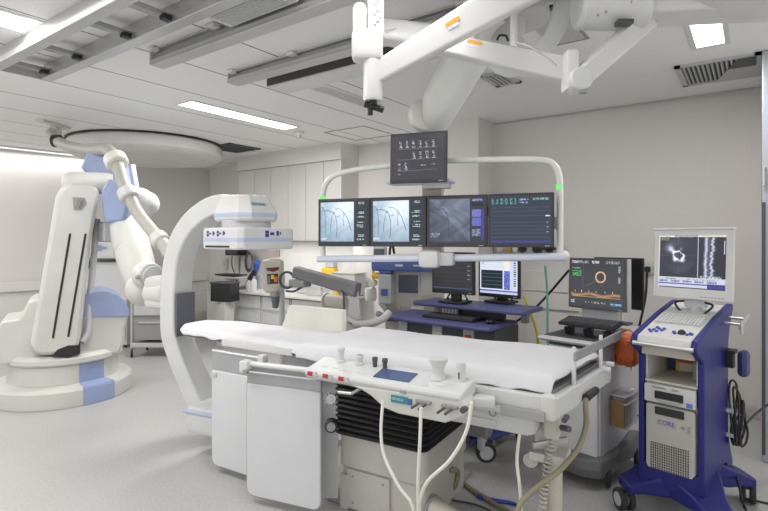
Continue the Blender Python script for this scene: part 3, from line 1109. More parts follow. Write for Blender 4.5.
# grey gear and control cog under the table beyond the shields
MB().lathe([(.02, -.012), (.055, -.012), (.055, .012), (.02, .012)], (-1.36, -.25, .66), 14, Matrix.Rotation(PI / 2, 3, 'X')).build('brake_cog', LGREY, tab, local=True, angle=10)
# hanging bracket at the foot end
p = P(524, 420, 2.55)
q = tl_of(p)
MB().box((-.16, -.12, .62), (.10, .12, .24), bev=.008).build('hanging_bracket', IVORY, tab, local=True)
MB().box((-.11, -.24, .68), (.07, .08, .14), bev=.015).build('junction_box', CREAM, tab, local=True)
MB().box((-.13, -.2, .57), (.20, .022, .03), rot=.9, bev=.004).build('short_rail', STEEL, tab, local=True)
MB().box((-.14, -.16, .50), (.17, .16, .045), bev=.012).build('bracket_foot', IVORY, tab, local=True)
MB().rod((-.12, -.14, .0), (-.12, -.14, .5), .035, seg=14).build('cable_tube', CREAM, tab, local=True)
MB().rod((-.22, -.22, .47), (-.22, -.17, .47), .035, seg=20).rod((-.22, -.225, .47), (-.22, -.22, .47), .018, seg=14).build('connector', CREAM, tab, local=True)
MB().rod((-.03, -.31, .745), (-.03, -.37, .745), .012).build('release_knob', DGREY, tab, local=True)
MB().rod((-.06, -.28, .68), (-.02, -.31, .69), .014).build('release_knob', DGREY, tab, local=True)

# ---- mattress
def soft_slab(poly, z0, z1, inset=.02, n=3, bump=.006):
    """rounded pad over polygon"""
    poly = [V((x, y, 0)) for x, y in poly]
    pl = []
    N = len(poly)
    for i in range(N):
        for k in range(n):
            pl.append(poly[i].lerp(poly[(i + 1) % N], k / n))
    c = sum(pl, V()) / len(pl)
    rings = []
    h = z1 - z0
    for f, z in ((.985, z0), (1.0, z0 + h * .15), (1.004, z0 + h * .5), (1.0, z0 + h * .82), (.988, z1 - h * .05), (.965, z1), (.6, z1 + .004), (.2, z1 + .004)):
        rings.append([V((c.x + (p_.x - c.x) * f, c.y + (p_.y - c.y) * (f if f > .9 else f), z + random.uniform(-1, 1) * bump * (1 if f > .5 else .4))) for p_ in pl])
    return rings


def sub_poly(lo, hi):
    out = [(max(lo, min(hi, x)), y) for x, y in top_out]
    return out


mt = thing('mattress', 'dark grey edged mattress lying on the angiography table under white sheets', 'mattress', TL(-.7, 0, .866), TZ)
MM = MT
b = MB().loft(soft_slab([(-.115, -.335), (-.015, .335), (-1.45, .335), (-1.45, -.335)], .866, .905, bump=0))
b.bm.transform(MT)
b.build('mattress_pad', mat('grey_blue_vinyl', (.30, .34, .41), .5), mt)


# sheets: a height-field cloth that drapes over the edge of the pad
def sheet(outline_fn, x0, x1, nx, ny, zt, drop, seed, wr, edrop=None):
    edrop = drop if edrop is None else edrop
    """outline_fn(x)->(ylo, yhi); grid sheet with a short drop all round"""
    rg = random.Random(seed)
    ph = [(rg.uniform(3, 24), rg.uniform(-16, 16), rg.uniform(0, 6.28), rg.uniform(.3, 1)) for _ in range(9)]

    def wob(x, y):
        return sum(a_ * math.sin(kx * x + ky * y + p_) for kx, ky, p_, a_ in ph) / 9
    bm = bmesh.new()
    grid = []
    for i in range(nx + 1):
        x = x0 + (x1 - x0) * i / nx
        ylo, yhi = outline_fn(x)
        row = []
        for k in range(ny + 1):
            v = k / ny
            y = ylo + (yhi - ylo) * v
            e = min(v, 1 - v) * (yhi - ylo)
            ex = min(x - x0, x1 - x)
            dz = 0
            if e < .05:
                dz = -drop * (1 - e / .05) ** 1.6 * (1 + .5 * wob(x * 2, y))
            if ex < .04:
                dz = min(dz, -edrop * (1 - ex / .04) ** 1.6 * (.8 + .4 * wob(x, y * 2)))
            z = zt + wr * wob(x, y) + dz
            yy = y + (.012 * wob(x * 3, 0) if e < .02 else 0)
            w_ = max(0.0, min(1.0, (x + .6) / .6)) if x1 > -.5 else 0.0
            row.append(bm.verts.new((x + w_ * (-.03 + .14 * y), yy, z)))
        grid.append(row)
    for i in range(nx):
        for k in range(ny):
            bm.faces.new((grid[i][k], grid[i + 1][k], grid[i + 1][k + 1], grid[i][k + 1]))
    return bm


def outl(x):
    # interpolate outline of the tabletop
    fr = [(-2.94, -.06, .06), (-2.91, -.14, .10), (-2.86, -.19, .155), (-2.72, -.245, .21), (-2.2, -.275, .24), (-1.72, -.31, .28), (-1.45, -.37, .35), (0, -.37, .365)]
    for (xa, la, ha), (xb, lb_, hb) in zip(fr[:-1], fr[1:]):
        if xa <= x <= xb:
            t_ = (x - xa) / (xb - xa)
            return la + (lb_ - la) * t_, ha + (hb - ha) * t_
    return fr[-1][1], fr[-1][2]


def cloth(name, bm, label, cat, group=None):
    m = MB()
    m.bm.free()
    m.bm = bm
    bm.transform(MT)
    o = m.build(name, SHEET, None, loc=TL(-1.0, 0, .87), angle=180)
    sm = o.modifiers.new('thick', 'SOLIDIFY')
    sm.thickness = .008
    sm.offset = 1
    ss = o.modifiers.new('soft', 'SUBSURF')
    ss.levels = 1
    ss.render_levels = 1
    return tag(o, label, cat, group)


cloth('bed_sheet', sheet(outl, -2.94, -1.42, 60, 22, .893, .045, 3, .012), 'white sheet over the narrow pointed head end of the table', 'sheet', 'white sheets on the table')
cloth('bed_sheet', sheet(lambda x: (-.374 - .02 * max(0, min(1, (-1.2 - x) / .25)), .36), -1.56, -.002, 90, 36, .925, .076, 8, .020, .03), 'white creased sheet over the wide foot end of the table', 'sheet', 'white sheets on the table')

# ---- control console clipped to the near side of the table
KZ = TZ
con = thing('control_console', 'white table-side control console with joysticks and blue touch pad', 'control console', TL(-.86, -.50, .80), KZ)


def KB(x0, x1, y0, y1, z0, z1):
    return (((x0 + x1) / 2, (y0 + y1) / 2, (z0 + z1) / 2), (x1 - x0, y1 - y0, z1 - z0))


# local axes of the table are used for the console too
def kb(mb):
    mb.bm.transform(MT)
    return mb


prof = [(-.605, .855), (-.60, .862), (-.45, .892), (-.42, .892), (-.42, .82), (-.57, .80), (-.60, .815), (-.612, .84)]
rings = [[V((x, y, z)) for y, z in prof] for x in (-1.31, -1.30, -.44, -.42)]
for k, ring in enumerate(rings):
    if k in (0, 3):
        c_ = sum(ring, V()) / len(ring)
        for i in range(len(ring)):
            ring[i] = c_ + (ring[i] - c_) * V((1, 1, 1)).x * .93
            ring[i].x = c_.x
kb(MB().loft(rings)).build('console_body', WHITE, con, bev=.006)
fas = [(-1.02, .815), (-.42, .835), (-.40, .81), (-.41, .765), (-.50, .72), (-.74, .72), (-.82, .735), (-.90, .785), (-.96, .805)]
kb(MB().prism([(x, -.606, z) for x, z in fas], V((0, .13, 0)))).build('front_fascia', IVORY, con, bev=.01)
up = V((0, .196, .98)).normalized()


def ktop(y):
    return .862 + (y + .60) / .15 * .03


# blue touch pad
z = ktop(-.535)
kb(MB().box((-.80, -.53, z + .003), (.20, .095, .006), rot=Matrix.Rotation(.197, 3, 'X'))).build('touch_pad', mat('touch_blue', (.07, .10, .22), .25), con, label='dark blue touch pad')
for k, (x, y) in enumerate(((-1.27, -.611), (-1.17, -.611), (-1.07, -.611))):
    kb(MB().box((x, y, .842), (.03, .012, .022), bev=.003)).build('red_button', RED, con)
    kb(MB().box((x + .035, y, .842), (.02, .008, .022))).build('button_icon', LGREY, con)
for x, h_, r_ in ((-1.17, .075, .016), (-1.05, .05, .016)):
    z = ktop(-.47)
    kb(MB().rod((x, -.47, z - .005), (x, -.47, z + .012), r_ * 1.5).rod((x, -.47, z), (x, -.47, z + h_), r_).rod((x, -.47, z + h_ - .02), (x, -.47, z + h_), r_ * 1.25)).build('joystick', WHITE, con, bev=.003)
for x in (-.955, -.895):
    z = ktop(-.47)
    kb(MB().rod((x, -.47, z), (x, -.47, z + .03), .012).rod((x, -.47, z + .028), (x, -.47, z + .05), .015)).build('toggle', DGREY, con, bev=.003)
# big grip joystick
z = ktop(-.49)
kb(MB().lathe([(.001, 0), (.038, 0), (.034, .015), (.026, .03), (.03, .055), (.045, .09), (.043, .10), (.02, .103), (.001, .103)], (-.585, -.49, z - .004), 20)).build('grip_joystick', WHITE, con, angle=60)
kb(MB().lathe([(.001, 0), (.024, 0), (.022, .05), (.024, .08), (.02, .09), (.001, .09)], (-.475, -.48, z - .004), 20)).build('joystick', WHITE, con, angle=60)
kb(MB().box((-.475, -.503, z + .03), (.006, .006, .03))).build('joystick_slot', DGREY, con)
ic = MB()
for x, y in ((-1.22, -.55), (-1.15, -.545), (-1.10, -.56), (-1.0, -.55), (-.97, -.56), (-.94, -.55), (-.62, -.575), (-.55, -.56), (-.5, -.55)):
    ic.box((x, y, ktop(y) + .001), (.035, .014, .003), rot=Matrix.Rotation(.197, 3, 'X'))
kb(ic).build('key_icons', mat('key_print', (.6, .62, .66), .5), con)
# logo label
kb(MB().box((-.733, -.609, .79), (.09, .004, .034))).build('logo_label', TEAL, con)
kb(MB().text('SIEMENS', .017, face_m(V((-.742, -.6125, .79)), V((1, 0, 0)), V((0, 0, 1))), .0004)).build('lettering', LEAD, con)
kb(MB().box((-.675, -.609, .787), (.018, .004, .028))).build('small_label', mat('label_blue2', (.05, .12, .35), .5), con)
kb(MB().box((-.715, -.608, .829), (.03, .008, .012), bev=.002)).build('key_switch', GREY, con)
for x in (-.60, -.47):
    h_ = MB()
    for dx in (-.018, .018):
        h_.rod((x + dx, -.60, .80), (x + dx - .03, -.65, .775), .006, seg=8)
    kb(h_).build('hook', DGREY, con)
    kb(MB().box((x - .005, -.612, .80), (.08, .016, .016), bev=.004)).build('hook_plate', GREY, con)
kb(MB().rod((-.97, -.56, .80), (-.97, -.66, .795), .008).rod((-.97, -.66, .795), (-1.05, -.66, .79), .008)).build('handset_hook', STEEL, con)
kb(MB().box((-.37, -.45, .80), (.10, .08, .045), rot=.3, bev=.012)).build('clamp', WHITE, con)
kb(MB().rod((-.405, -.60, .80), (-.405, -.63, .80), .014)).build('end_knob', DGREY, con)

# white cords hanging from the console to the floor
tgt = V((-.87, 1.70, 0))
for lab, x, mids in (
        ('white cord hanging from the console, nearest the white shields', -1.0, ((383, 400, 2.40), (381, 430, 2.37), (384, 455, 2.33), (398, 485, 2.25), (414, 512, 2.2))),
        ('white cord hanging straight down below the console logo', -.7, ((421, 407, 2.22), (420, 440, 2.2), (418, 480, 2.19), (418, 515, 2.19))),
        ('white cord swinging in a wide curve from the hook end of the console', -.45, ((472, 402, 2.12), (466, 432, 2.11), (450, 460, 2.1), (428, 481, 2.12), (420, 500, 2.15), (419, 515, 2.17)))):
    pts = [P(*m_) for m_ in mids]
    last = pts[-1].copy()
    pts += [V((last.x, last.y - .01, .12)), V((last.x + .03, last.y - .08, .012))]
    single('white_cable', MB().tube(pts, .0075, 8), CORDW, lab, 'cable', pts[0], 'white cords of the console')

# ---- hanging lead shields
def shield(label, x0, x1, y0, y1, zb_, ztop, band):
    d_ = V((x1 - x0, y1 - y0, 0))
    ln = d_.length
    rz = math.atan2(d_.y, d_.x)
    o_ = TL((x0 + x1) / 2, (y0 + y1) / 2, zb_)
    t_ = thing('lead_shield', label, 'radiation shield', o_, TZ + rz, 'hanging lead shields')
    h_ = ztop - zb_
    r_ = .05
    pts = [(-ln / 2, h_ - band), (ln / 2, h_ - band)]
    for k in range(6):
        a = -k * PI / 10
        pts.append((ln / 2 - r_ + r_ * math.cos(a), r_ + r_ * math.sin(a)))
    for k in range(6):
        a = -PI / 2 - k * PI / 10
        pts.append((-ln / 2 + r_ + r_ * math.cos(a), r_ + r_ * math.sin(a)))
    MB().prism([(x, -.012, z) for x, z in pts], V((0, .024, 0))).build('shield_panel', LEAD, t_, local=True, bev=.006)
    edge = [V((x, 0, z)) for x, z in pts[1:]] + [V((-ln / 2, 0, h_ - band))]
    MB().tube(edge, .0075, 6, 1).build('grey_piping', GREY, t_, local=True)
    MB().box((0, 0, h_ - band / 2), (ln, .016, band), bev=.004).build('grey_band', VINYLG, t_, local=True)
    return t_, ln, h_


# second (near) shield with its hanger rail
s2, ln, h_ = shield('white lead shield hanging next to the table console, with steel hanger', -1.79, -1.30, -.545, -.475, .05, .805, .10)
MB().rod((-ln / 2 + .02, -.02, h_ + .018), (ln / 2, -.02, h_ + .018), .016, seg=14).build('hanger_bar', SILW, s2, local=True)
MB().rod((-ln / 2 + .05, -.05, h_ - .02), (ln / 2, -.05, h_ - .02), .006, seg=8).build('hanger_rod', STEEL, s2, local=True)
MB().box((-ln / 2 + .01, -.03, h_ + .005), (.06, .06, .07), bev=.012).build('hanger_clamp', SILW, s2, local=True)
MB().rod((-ln / 2 + .03, -.07, h_ - .02), (-ln / 2 + .03, -.02, h_ - .02), .014).build('hanger_knob', GREY, s2, local=True)
s1, ln1, h1 = shield('white lead shield hanging below the head end of the table', -2.29, -1.82, -.37, -.37, .05, .80, .12)
MB().box((ln1 / 2 - .02, 0, h1 + .005), (.05, .05, .05), bev=.01).build('hanger_clamp', SILW, s1, local=True)
MB().rod((-ln1 / 2, 0, h1 + .004), (ln1 / 2, 0, h1 + .004), .012, seg=12).build('hanger_bar', STEEL, s1, local=True)
MB().box((-ln1 / 2 + .03, -.016, h1 - .15), (.04, .01, .03), bev=.004).build('snap', LGREY, s1, local=True)
# narrow grey flap hanging behind the near shield
a_, b_ = TL(-1.33, -.42, 0), TL(-1.315, -.30, 0)
fl = thing('shield_flap', 'narrow shiny grey flap hanging between shield and bellows', 'radiation shield', TL(-1.38, -.33, .05), TZ)
MB().box((-1.385, -.36, .38), (.012, .22, .66), bev=.003).bm.free()
m_ = MB().box((-1.36, -.345, .40), (.13, .012, .70), rot=.5, bev=.003)
kb(m_).build('flap', LGREY, fl)
m_ = MB().box((-1.365, -.36, .745), (.15, .02, .03), rot=.5, bev=.004)
kb(m_).build('flap_rail', STEEL, fl)
# round dark pad and small cog on the flap
c_ = P(331, 427, 2.74)
MB().rod(c_, c_ + AWAY * .05, .036, seg=24).build('round_pad', BLACK, fl, bev=.008)
MB().rod(c_ - AWAY * .004, c_ + AWAY * .02, .024, seg=20).build('pad_centre', GREY, fl)
c_ = P(331, 399, 2.74)
g_ = MB()
g_.rod(c_, c_ + AWAY * .02, .026, seg=20)
for k in range(10):
    a = k * PI / 5
    g_.box(c_ + AWAY * .01 + RIGHT * (.03 * math.cos(a)) + UP * (.03 * math.sin(a)), (.008, .012, .008))
g_.build('cog', STEEL, fl)

# white radiation board standing along the far side of the table
p0, p1 = P(289, 305, 3.80), P(342, 309, 3.62)
dv = (p1 - p0)
dv.z = 0
rb = thing('side_board', 'blank cream board standing upright along the far table edge', 'board', V((p0.x, p0.y, .80)))
q0, q1 = P(277, 335, 3.83), p1.copy()
z1_ = p0.z
b = MB().prism([V((q0.x, q0.y, .80)), V((q1.x, q1.y, .80)), V((p1.x, p1.y, z1_ - .01)), V((p0.x, p0.y, z1_))], V((.02, .03, 0)))
b.build('panel', mat('board_cream', (.66, .65, .59), .5), rb, bev=.006)
MB().box(V((p0.x, p0.y, .80)) + dv * .5 + V((0, .02, 0)), (.5, .03, .03), rot=math.atan2(dv.y, dv.x)).build('clamp_rail', STEEL, rb)

# olive hose, coil, cables round the foot of the table
hz = [TL(.03, .10, .77), P(586, 400, 2.50), P(586, 425, 2.48), P(578, 448, 2.44), P(560, 470, 2.36), P(536, 488, 2.30), P(520, 505, 2.26), P(516, 530, 2.26)]
t = thing('olive_hose', 'olive hose looping from the corner of the table end to the floor', 'hose', hz[0])
MB().tube(hz + [V((hz[-1].x, hz[-1].y, .03))], .013, 10).build('hose', OLIVE, t)
MB().rod(hz[0], P(586, 398, 2.5), .02, seg=12).build('black_sleeve', BLACK, t)
coil = []
for k in range(220):
    u = k / 219
    c0_ = P(553, 425, 2.5).lerp(P(540, 520, 2.35), u)
    a = u * 2 * PI * 22
    coil.append(c0_ + V((.016 * math.cos(a), .016 * math.sin(a), 0)))
single('coiled_cord', MB().tube(coil, .005, 6, 1), CREAM, 'cream coiled cord hanging below the foot of the table', 'cable', coil[0])
pts = [P(520, 430, 2.42), P(517, 460, 2.38), P(520, 490, 2.34), P(522, 530, 2.33)]
single('white_cable', MB().tube(pts + [V((pts[-1].x, pts[-1].y, .01))], .008, 8), CORDW, 'thin white cord hanging from the bracket under the table foot', 'cable', pts[0])
pts = [ZP(443, 478, .03), ZP(456, 476, .02), ZP(470, 488, .016), ZP(492, 502, .016), ZP(512, 514, .016), ZP(530, 530, .016)]
pts[0].z = .06
single('floor_cable', MB().tube(pts, .013, 8), OLIVE, 'olive cable running over the floor from the pedestal', 'cable', pts[0])
pts = [ZP(443, 492, .03), ZP(455, 486, .08), ZP(458, 472, .16), ZP(452, 470, .2), ZP(446, 474, .12)]
single('floor_cable', MB().tube(pts, .014, 8), OLIVE, 'olive cable loop standing up beside the pedestal', 'cable', pts[0])
pts = [ZP(452, 500, .01), ZP(480, 506, .01), ZP(505, 520, .01)]
single('floor_cable', MB().tube(pts, .006, 6), DGREY, 'thin dark cable on the floor beside the blue strip', 'cable', pts[0])
pts = [ZP(478, 496, .012), ZP(492, 500, .012), ZP(512, 503, .012), ZP(522, 508, .012)]
single('cable_tie', MB().tube(pts, lambda u: .016 - .009 * u, 8), mat('strip_blue', (.03, .06, .42), .4), 'short bright blue cable tie strip on the floor below the table', 'strip', pts[0])
# floor conduit elbow at the foot of the pedestal
pts = [ZP(420, 500, .10), ZP(440, 512, .10), ZP(470, 530, .09), ZP(500, 545, .08)]
t = thing('floor_conduit', 'grey beige cable conduit leaving the pedestal at floor level', 'conduit', pts[0])
MB().tube(pts, .055, 16).build('pipe', CREAM, t)
MB().rod(pts[0].lerp(pts[1], .35), pts[0].lerp(pts[1], .75), .066, seg=20).build('collar', GREY, t)
# ================================================================== SCREEN PICTURES
def angio(W=110, H=92, tone=0):
    bg = (38, 46, 56) if tone < 2 else (46, 47, 58)
    s = Pic(W, H, bg)
    x1 = .72 if tone < 2 else .74

    def f(u, v):
        d = math.exp(-((u - .75) ** 2 + (v - .15) ** 2) * 3)
        n = .02 * math.sin(23 * u + 5 * math.sin(9 * v)) + .02 * math.sin(17 * v + 8 * u)
        if tone < 2:
            k = .62 + .33 * d + n + RNG.normal(0, .015)
            e = 1 if (.03 < u) else .8
            return (165 * k * e + 45 + 40 * d, 215 * k * e + 38 + 12 * d, 240 * k * e + 42)
        k = .30 + .25 * d + n * 1.6 + RNG.normal(0, .015) + (.1 if abs(u - v - .1) < .1 else 0)
        return (185 * k + 12, 190 * k + 18, 215 * k + 25)
    s.field(.02, .04, x1, .96, f)
    dk = (45, 70, 88) if tone < 2 else (40, 44, 60)

    def mapv(pts):
        return [(.02 + x * (x1 - .02), .04 + y * .92) for x, y in pts]
    vs = [[(.06, .12), (.12, .22), (.22, .20), (.36, .24), (.45, .34), (.50, .5), (.50, .7), (.47, .92)],
          [(.12, .22), (.15, .4), (.16, .6), (.14, .85)],
          [(.45, .16), (.58, .17), (.70, .26), (.80, .40), (.87, .58), (.92, .72)],
          [(.36, .24), (.34, .4), (.30, .6), (.30, .75)],
          [(.45, .34), (.42, .26), (.36, .22)], [(.5, .36), (.6, .34)], [(.7, .26), (.68, .42), (.70, .6)]]
    if tone == 2:
        vs = [[(.08, .16), (.2, .24), (.35, .22), (.42, .32), (.46, .42), (.48, .7), (.48, .95)], [(.2, .24), (.24, .2), (.3, .12), (.36, .16)],
              [(.4, .3), (.6, .4), (.8, .55), (.95, .9)]]
    for i, v in enumerate(vs):
        s.line(mapv(v), dk, 1, (.8 if i in (0, 2) else .42) if tone < 2 else (.55 if i < 1 else .25))
    if tone < 2:
        # bright ring and corner read-outs
        s.line(mapv([(.40 + .07 * math.cos(a), .27 + .06 * math.sin(a)) for a in np.linspace(0, 6.3, 14)]), (238, 244, 246), 1, .8)
        for (a, b, c, d_) in ((.03, .06, .1, .14), (.03, .87, .16, .93)):
            s.specks(a, b, c, d_, (245, 245, 245), .45)
        for y in (.05, .08, .27, .30, .38, .5, .57, .61, .80, .83, .9):
            s.specks(.77 + .05 * ((y * 37) % 1), y, .93, y + .025, (205, 225, 225), .5)
    else:
        s.rect(.77, .04, .96, .10, (60, 64, 140))
        s.rect(.77, .12, .96, .2, (25, 25, 48))
        s.rect(.775, .27, .93, .42, (120, 126, 205))
        s.rect(.94, .27, .97, .9, (60, 60, 170))
        s.rect(.775, .45, .93, .62, (104, 110, 196))
        s.rect(.775, .68, .92, .84, (150, 152, 190))
        s.specks(.775, .68, .92, .84, (40, 42, 80), .4)
        s.specks(.775, .27, .93, .62, (90, 94, 150), .3)
        s.specks(.78, .05, .95, .095, (210, 210, 240), .3)
        s.specks(.05, .78, .2, .86, (200, 205, 215), .25)
    return s


def ecg(W=110, H=92, dim=1.0):
    s = Pic(W, H, (42 * dim, 52 * dim, 68 * dim))
    for x in (.03, .10, .18, .25, .33, .40):
        s.specks(x, .06, x + .045, .18, (90, 170, 160), .5)
    s.specks(.48, .07, .63, .10, (170, 190, 225), .6)
    s.specks(.48, .14, .62, .17, (150, 170, 215), .6)
    s.specks(.70, .06, .95, .10, (150, 200, 180), .45)
    for y in (.24, .32, .42, .55, .62, .70, .78, .86):
        s.line([(.02, y), (.96, y)], (74, 88, 108), 1, .6)
    for y in (.40, .54, .64, .74):
        s.rect(.92, y, .95, y + .025, (150, 160, 170))
    s.rect(.90, .41, .97, .44, (235, 235, 235))
    s.rect(.02, .93, .98, .965, (52, 56, 165))
    return s


def small_wave(W=110, H=92):
    s = Pic(W, H, (62, 60, 68))
    s.rect(.0, .0, 1, 1, (60, 59, 66))
    for row, (y, x0, n) in enumerate(((.14, .14, 6), (.38, .40, 4), (.63, .12, 2))):
        for k in range(n):
            x = x0 + k * .125
            s.specks(x, y, x + .05, y + .07, (200, 205, 210), .33)
            s.specks(x + .02, y + .07, x + .05, y + .12, (225, 230, 235), .35)
            s.rect(x, y + .137, x + .06, y + .147, (190, 195, 200))
            s.specks(x, y + .115, x + .06, y + .135, (200, 205, 210), .3)
        s.line([(.10, y + .17), (.86, y + .17 - .01)], (120, 120, 128), 1, .8)
    s.specks(.56, .68, .66, .70, (170, 172, 178), .6)
    s.specks(.76, .67, .84, .69, (170, 172, 178), .6)
    s.specks(.12, .86, .18, .90, (140, 142, 150), .6)
    return s


def work_screen(W=92, H=80):
    s = Pic(W, H, (226, 232, 246))
    s.rect(0, 0, 1, .05, (60, 80, 150))
    s.specks(.04, .08, .12, .2, (120, 170, 120), .5)
    for y in (.10, .16, .22, .28):
        s.line([(.05, y), (.62, y)], (200, 210, 228), 1)
    s.rect(.03, .36, .62, .86, (40, 52, 60))
    for y in (.45, .55, .65, .76):
        s.line([(.03, y), (.62, y)], (90, 110, 118), 1)
    s.rect(.65, .05, .80, .34, (242, 236, 214))
    s.rect(.65, .38, .80, .88, (66, 82, 190))
    s.specks(.66, .4, .79, .87, (140, 150, 225), .35)
    s.rect(.80, .08, .98, .88, (204, 214, 240))
    for k in range(12):
        y = .08 + k * .06
        s.rect(.90, y, .97, y + .03, [(60, 60, 60), (170, 40, 40), (50, 110, 60)][k % 3])
    s.rect(.0, .90, 1, .94, (70, 92, 190))
    s.rect(.0, .94, 1, 1, (200, 208, 230))
    return s


def dark_traces(W=92, H=80):
    s = Pic(W, H, (34, 32, 36))
    for y in (.25, .38, .5, .62, .74, .86):
        s.line([(.03, y), (.96, y)], (58, 56, 60), 1)
    for y in (.3, .42, .54, .66):
        s.rect(.88, y, .95, y + .03, (130, 130, 135))
    s.rect(.0, .92, 1, .95, (64, 84, 140))
    return s


def ivus(W=150, H=118):
    s = Pic(W, H, (28, 30, 44))
    s.rect(.0, .0, 1, .035, (225, 228, 232))
    s.specks(.02, 0, .18, .035, (150, 170, 110), .4)
    s.specks(.25, 0, .6, .035, (60, 70, 110), .6)
    s.specks(.64, 0, .95, .035, (190, 195, 110), .4)
    s.rect(.0, .03, .0 + .012, 1, (226, 228, 234))

    def f(u, v):
        x, y = u - .5, (v - .47)
        r = math.hypot(x, y * 1.05)
        a = math.atan2(y, x)
        if r > .5:
            return (40, 42, 56)
        k = .03
        rr = .125 + .018 * math.sin(a * 2 + .5) + .014 * math.sin(5 * a + 2)
        k += 1.05 * math.exp(-((r - rr) / (.034 + .012 * math.sin(a - .4))) ** 2) * (.62 + .38 * math.sin(a * 1.5 + 1.2) ** 2)
        k += .75 * math.exp(-((a + 2.45) / .30) ** 2) * math.exp(-((r - .25) / .13) ** 2)
        k += .60 * math.exp(-((a - .75) / .28) ** 2) * math.exp(-((r - .18) / .05) ** 2)
        k += .45 * math.exp(-((a - 2.2) / .3) ** 2) * math.exp(-((r - .17) / .04) ** 2)
        k += .35 * math.exp(-((a + 1.2) / .2) ** 2) * math.exp(-((r - .2) / .05) ** 2)
        k += .10 * math.exp(-((r - .36) / .12) ** 2) * (.5 + .5 * math.sin(a * 2 - 1))
        k *= .85 + .3 * RNG.random()
        if (abs(x) < .006 or abs(y) < .006) and int(r * 60) % 3 == 0:
            k = max(k, .4)
        return (min(255, 36 + 225 * k), min(255, 38 + 228 * k), min(255, 52 + 235 * k))
    s.field(.02, .05, .60, .78, f)
    s.rect(.60, .05, .615, .8, (170, 182, 210))
    s.specks(.03, .05, .16, .10, (170, 170, 110), .4)

    def g(u, v):
        w_ = .03 * math.sin(v * 7) + .025 * math.sin(v * 23 + 1) + .02 * math.sin(v * 61)
        k = .9 * math.exp(-((u - .28 - w_ * .4) / .075) ** 2) + .9 * math.exp(-((u - .52 - w_) / .07) ** 2)
        k *= .6 + .5 * RNG.random()
        if abs(u - .41) < .012:
            return (70, 90, 160)
        return (min(255, 30 + 225 * k), min(255, 33 + 225 * k), min(255, 48 + 220 * k))
    s.field(.62, .05, .985, .76, g)
    s.specks(.64, .76, .95, .80, (220, 225, 235), .5)
    s.rect(.97, .1, .985, .35, (200, 205, 225))
    s.rect(.0, .80, 1, .98, (206, 210, 226))
    s.rect(.0, .91, 1, .93, (90, 98, 160))
    s.rect(.75, .90, 1, .98, (52, 58, 140))
    for x in (.02, .2, .38, .56, .74):
        s.specks(x, .85, x + .14, .89, (70, 78, 140), .5)
        s.rect(x, .875, x + .12, .885, (74, 84, 150))
    s.specks(.12, .815, .28, .84, (90, 90, 110), .5)
    s.specks(.45, .815, .9, .84, (120, 120, 140), .4)
    return s


def oct_screen(W=110, H=86):
    s = Pic(W, H, (58, 60, 64))
    s.specks(.03, .02, .35, .07, (190, 195, 200), .45)
    s.specks(.42, .02, .56, .07, (210, 215, 220), .6)
    s.specks(.68, .02, .92, .07, (180, 185, 190), .35)
    s.specks(.04, .17, .2, .2, (130, 160, 165), .6)
    for y in (.24, .29, .33):
        s.specks(.04, y, .22, y + .025, (90, 200, 110), .6)
    s.rect(.245, .1, .25, .62, (84, 86, 92))
    cx, cy = .58, .36
    for r_, c in ((.098, (150, 105, 70)), (.09, (225, 185, 140)), (.082, (240, 215, 180)), (.074, (170, 120, 85))):
        s.line([(cx + r_ * math.cos(a), cy + r_ * 1.28 * math.sin(a)) for a in np.linspace(0, 6.3, 60)], c, 1, .9)
    s.line([(.5, .44), (.32, .56)], (120, 105, 80), 1, .6)
    s.rect(.585, .52, .62, .55, (130, 70, 60))
    s.specks(.90, .12, .94, .26, (190, 200, 210), .6)
    s.specks(.90, .36, .94, .48, (180, 190, 205), .5)

    def f(u, v):
        d = abs(v - .5 - .10 * math.sin(u * 12))
        k = math.exp(-(d / .16) ** 2) * (.6 + .5 * RNG.random())
        return (58 + 150 * k, 56 + 95 * k, 56 + 50 * k)
    s.field(.03, .66, .94, .86, f)
    for x in (.1, .22, .36, .5, .66, .8):
        s.rect(x, .66, x + .012, .70, (215, 215, 215))
    s.line([(.05, .80), (.94, .80)], (190, 170, 110), 1, .7)
    for x in np.arange(.3, .7, .06):
        s.specks(x, .9, x + .03, .94, (190, 195, 205), .6)
    s.specks(.03, .88, .1, .95, (200, 205, 215), .5)
    s.rect(.77, .90, .97, .95, (60, 120, 160))
    s.specks(.78, .91, .96, .94, (190, 215, 235), .4)
    return s


# ================================================================== MONITORS
def monitor(name, label, o, rz, w, h, pic, m_case=BLACK, bez=(.018, .018, .022, .022), depth=.06, group=None, tilt=0.0, cat='monitor', led=True):
    """o = centre of the front; bez = l, r, top, bottom"""
    t = thing(name, label, cat, o, rz, group)
    MX = Matrix.Rotation(tilt, 4, 'X')
    b = MB()
    l_, r_, tp, bt = bez
    b.box((0, .012, 0), (w, .03, h), bev=.006)
    cs = b
    cs.bm.transform(MX)
    cs.build('bezel', m_case, t, local=True)
    b = MB().box((0, .045, 0), (w * .86, depth, h * .8), bev=.015)
    b.bm.transform(MX)
    b.build('rear_housing', m_case, t, local=True)
    sw, sh = w - l_ - r_, h - tp - bt
    screen(pic, sw, sh, MX @ Matrix.Translation(V(((l_ - r_) / 2, -.0045, (bt - tp) / 2))), t)
    if led:
        b = MB().box((w * .40, -.004, -h / 2 + bt * .45), (.03, .003, .004))
        b.bm.transform(MX)
        b.build('power_light', LGREY, t, local=True)
    return t


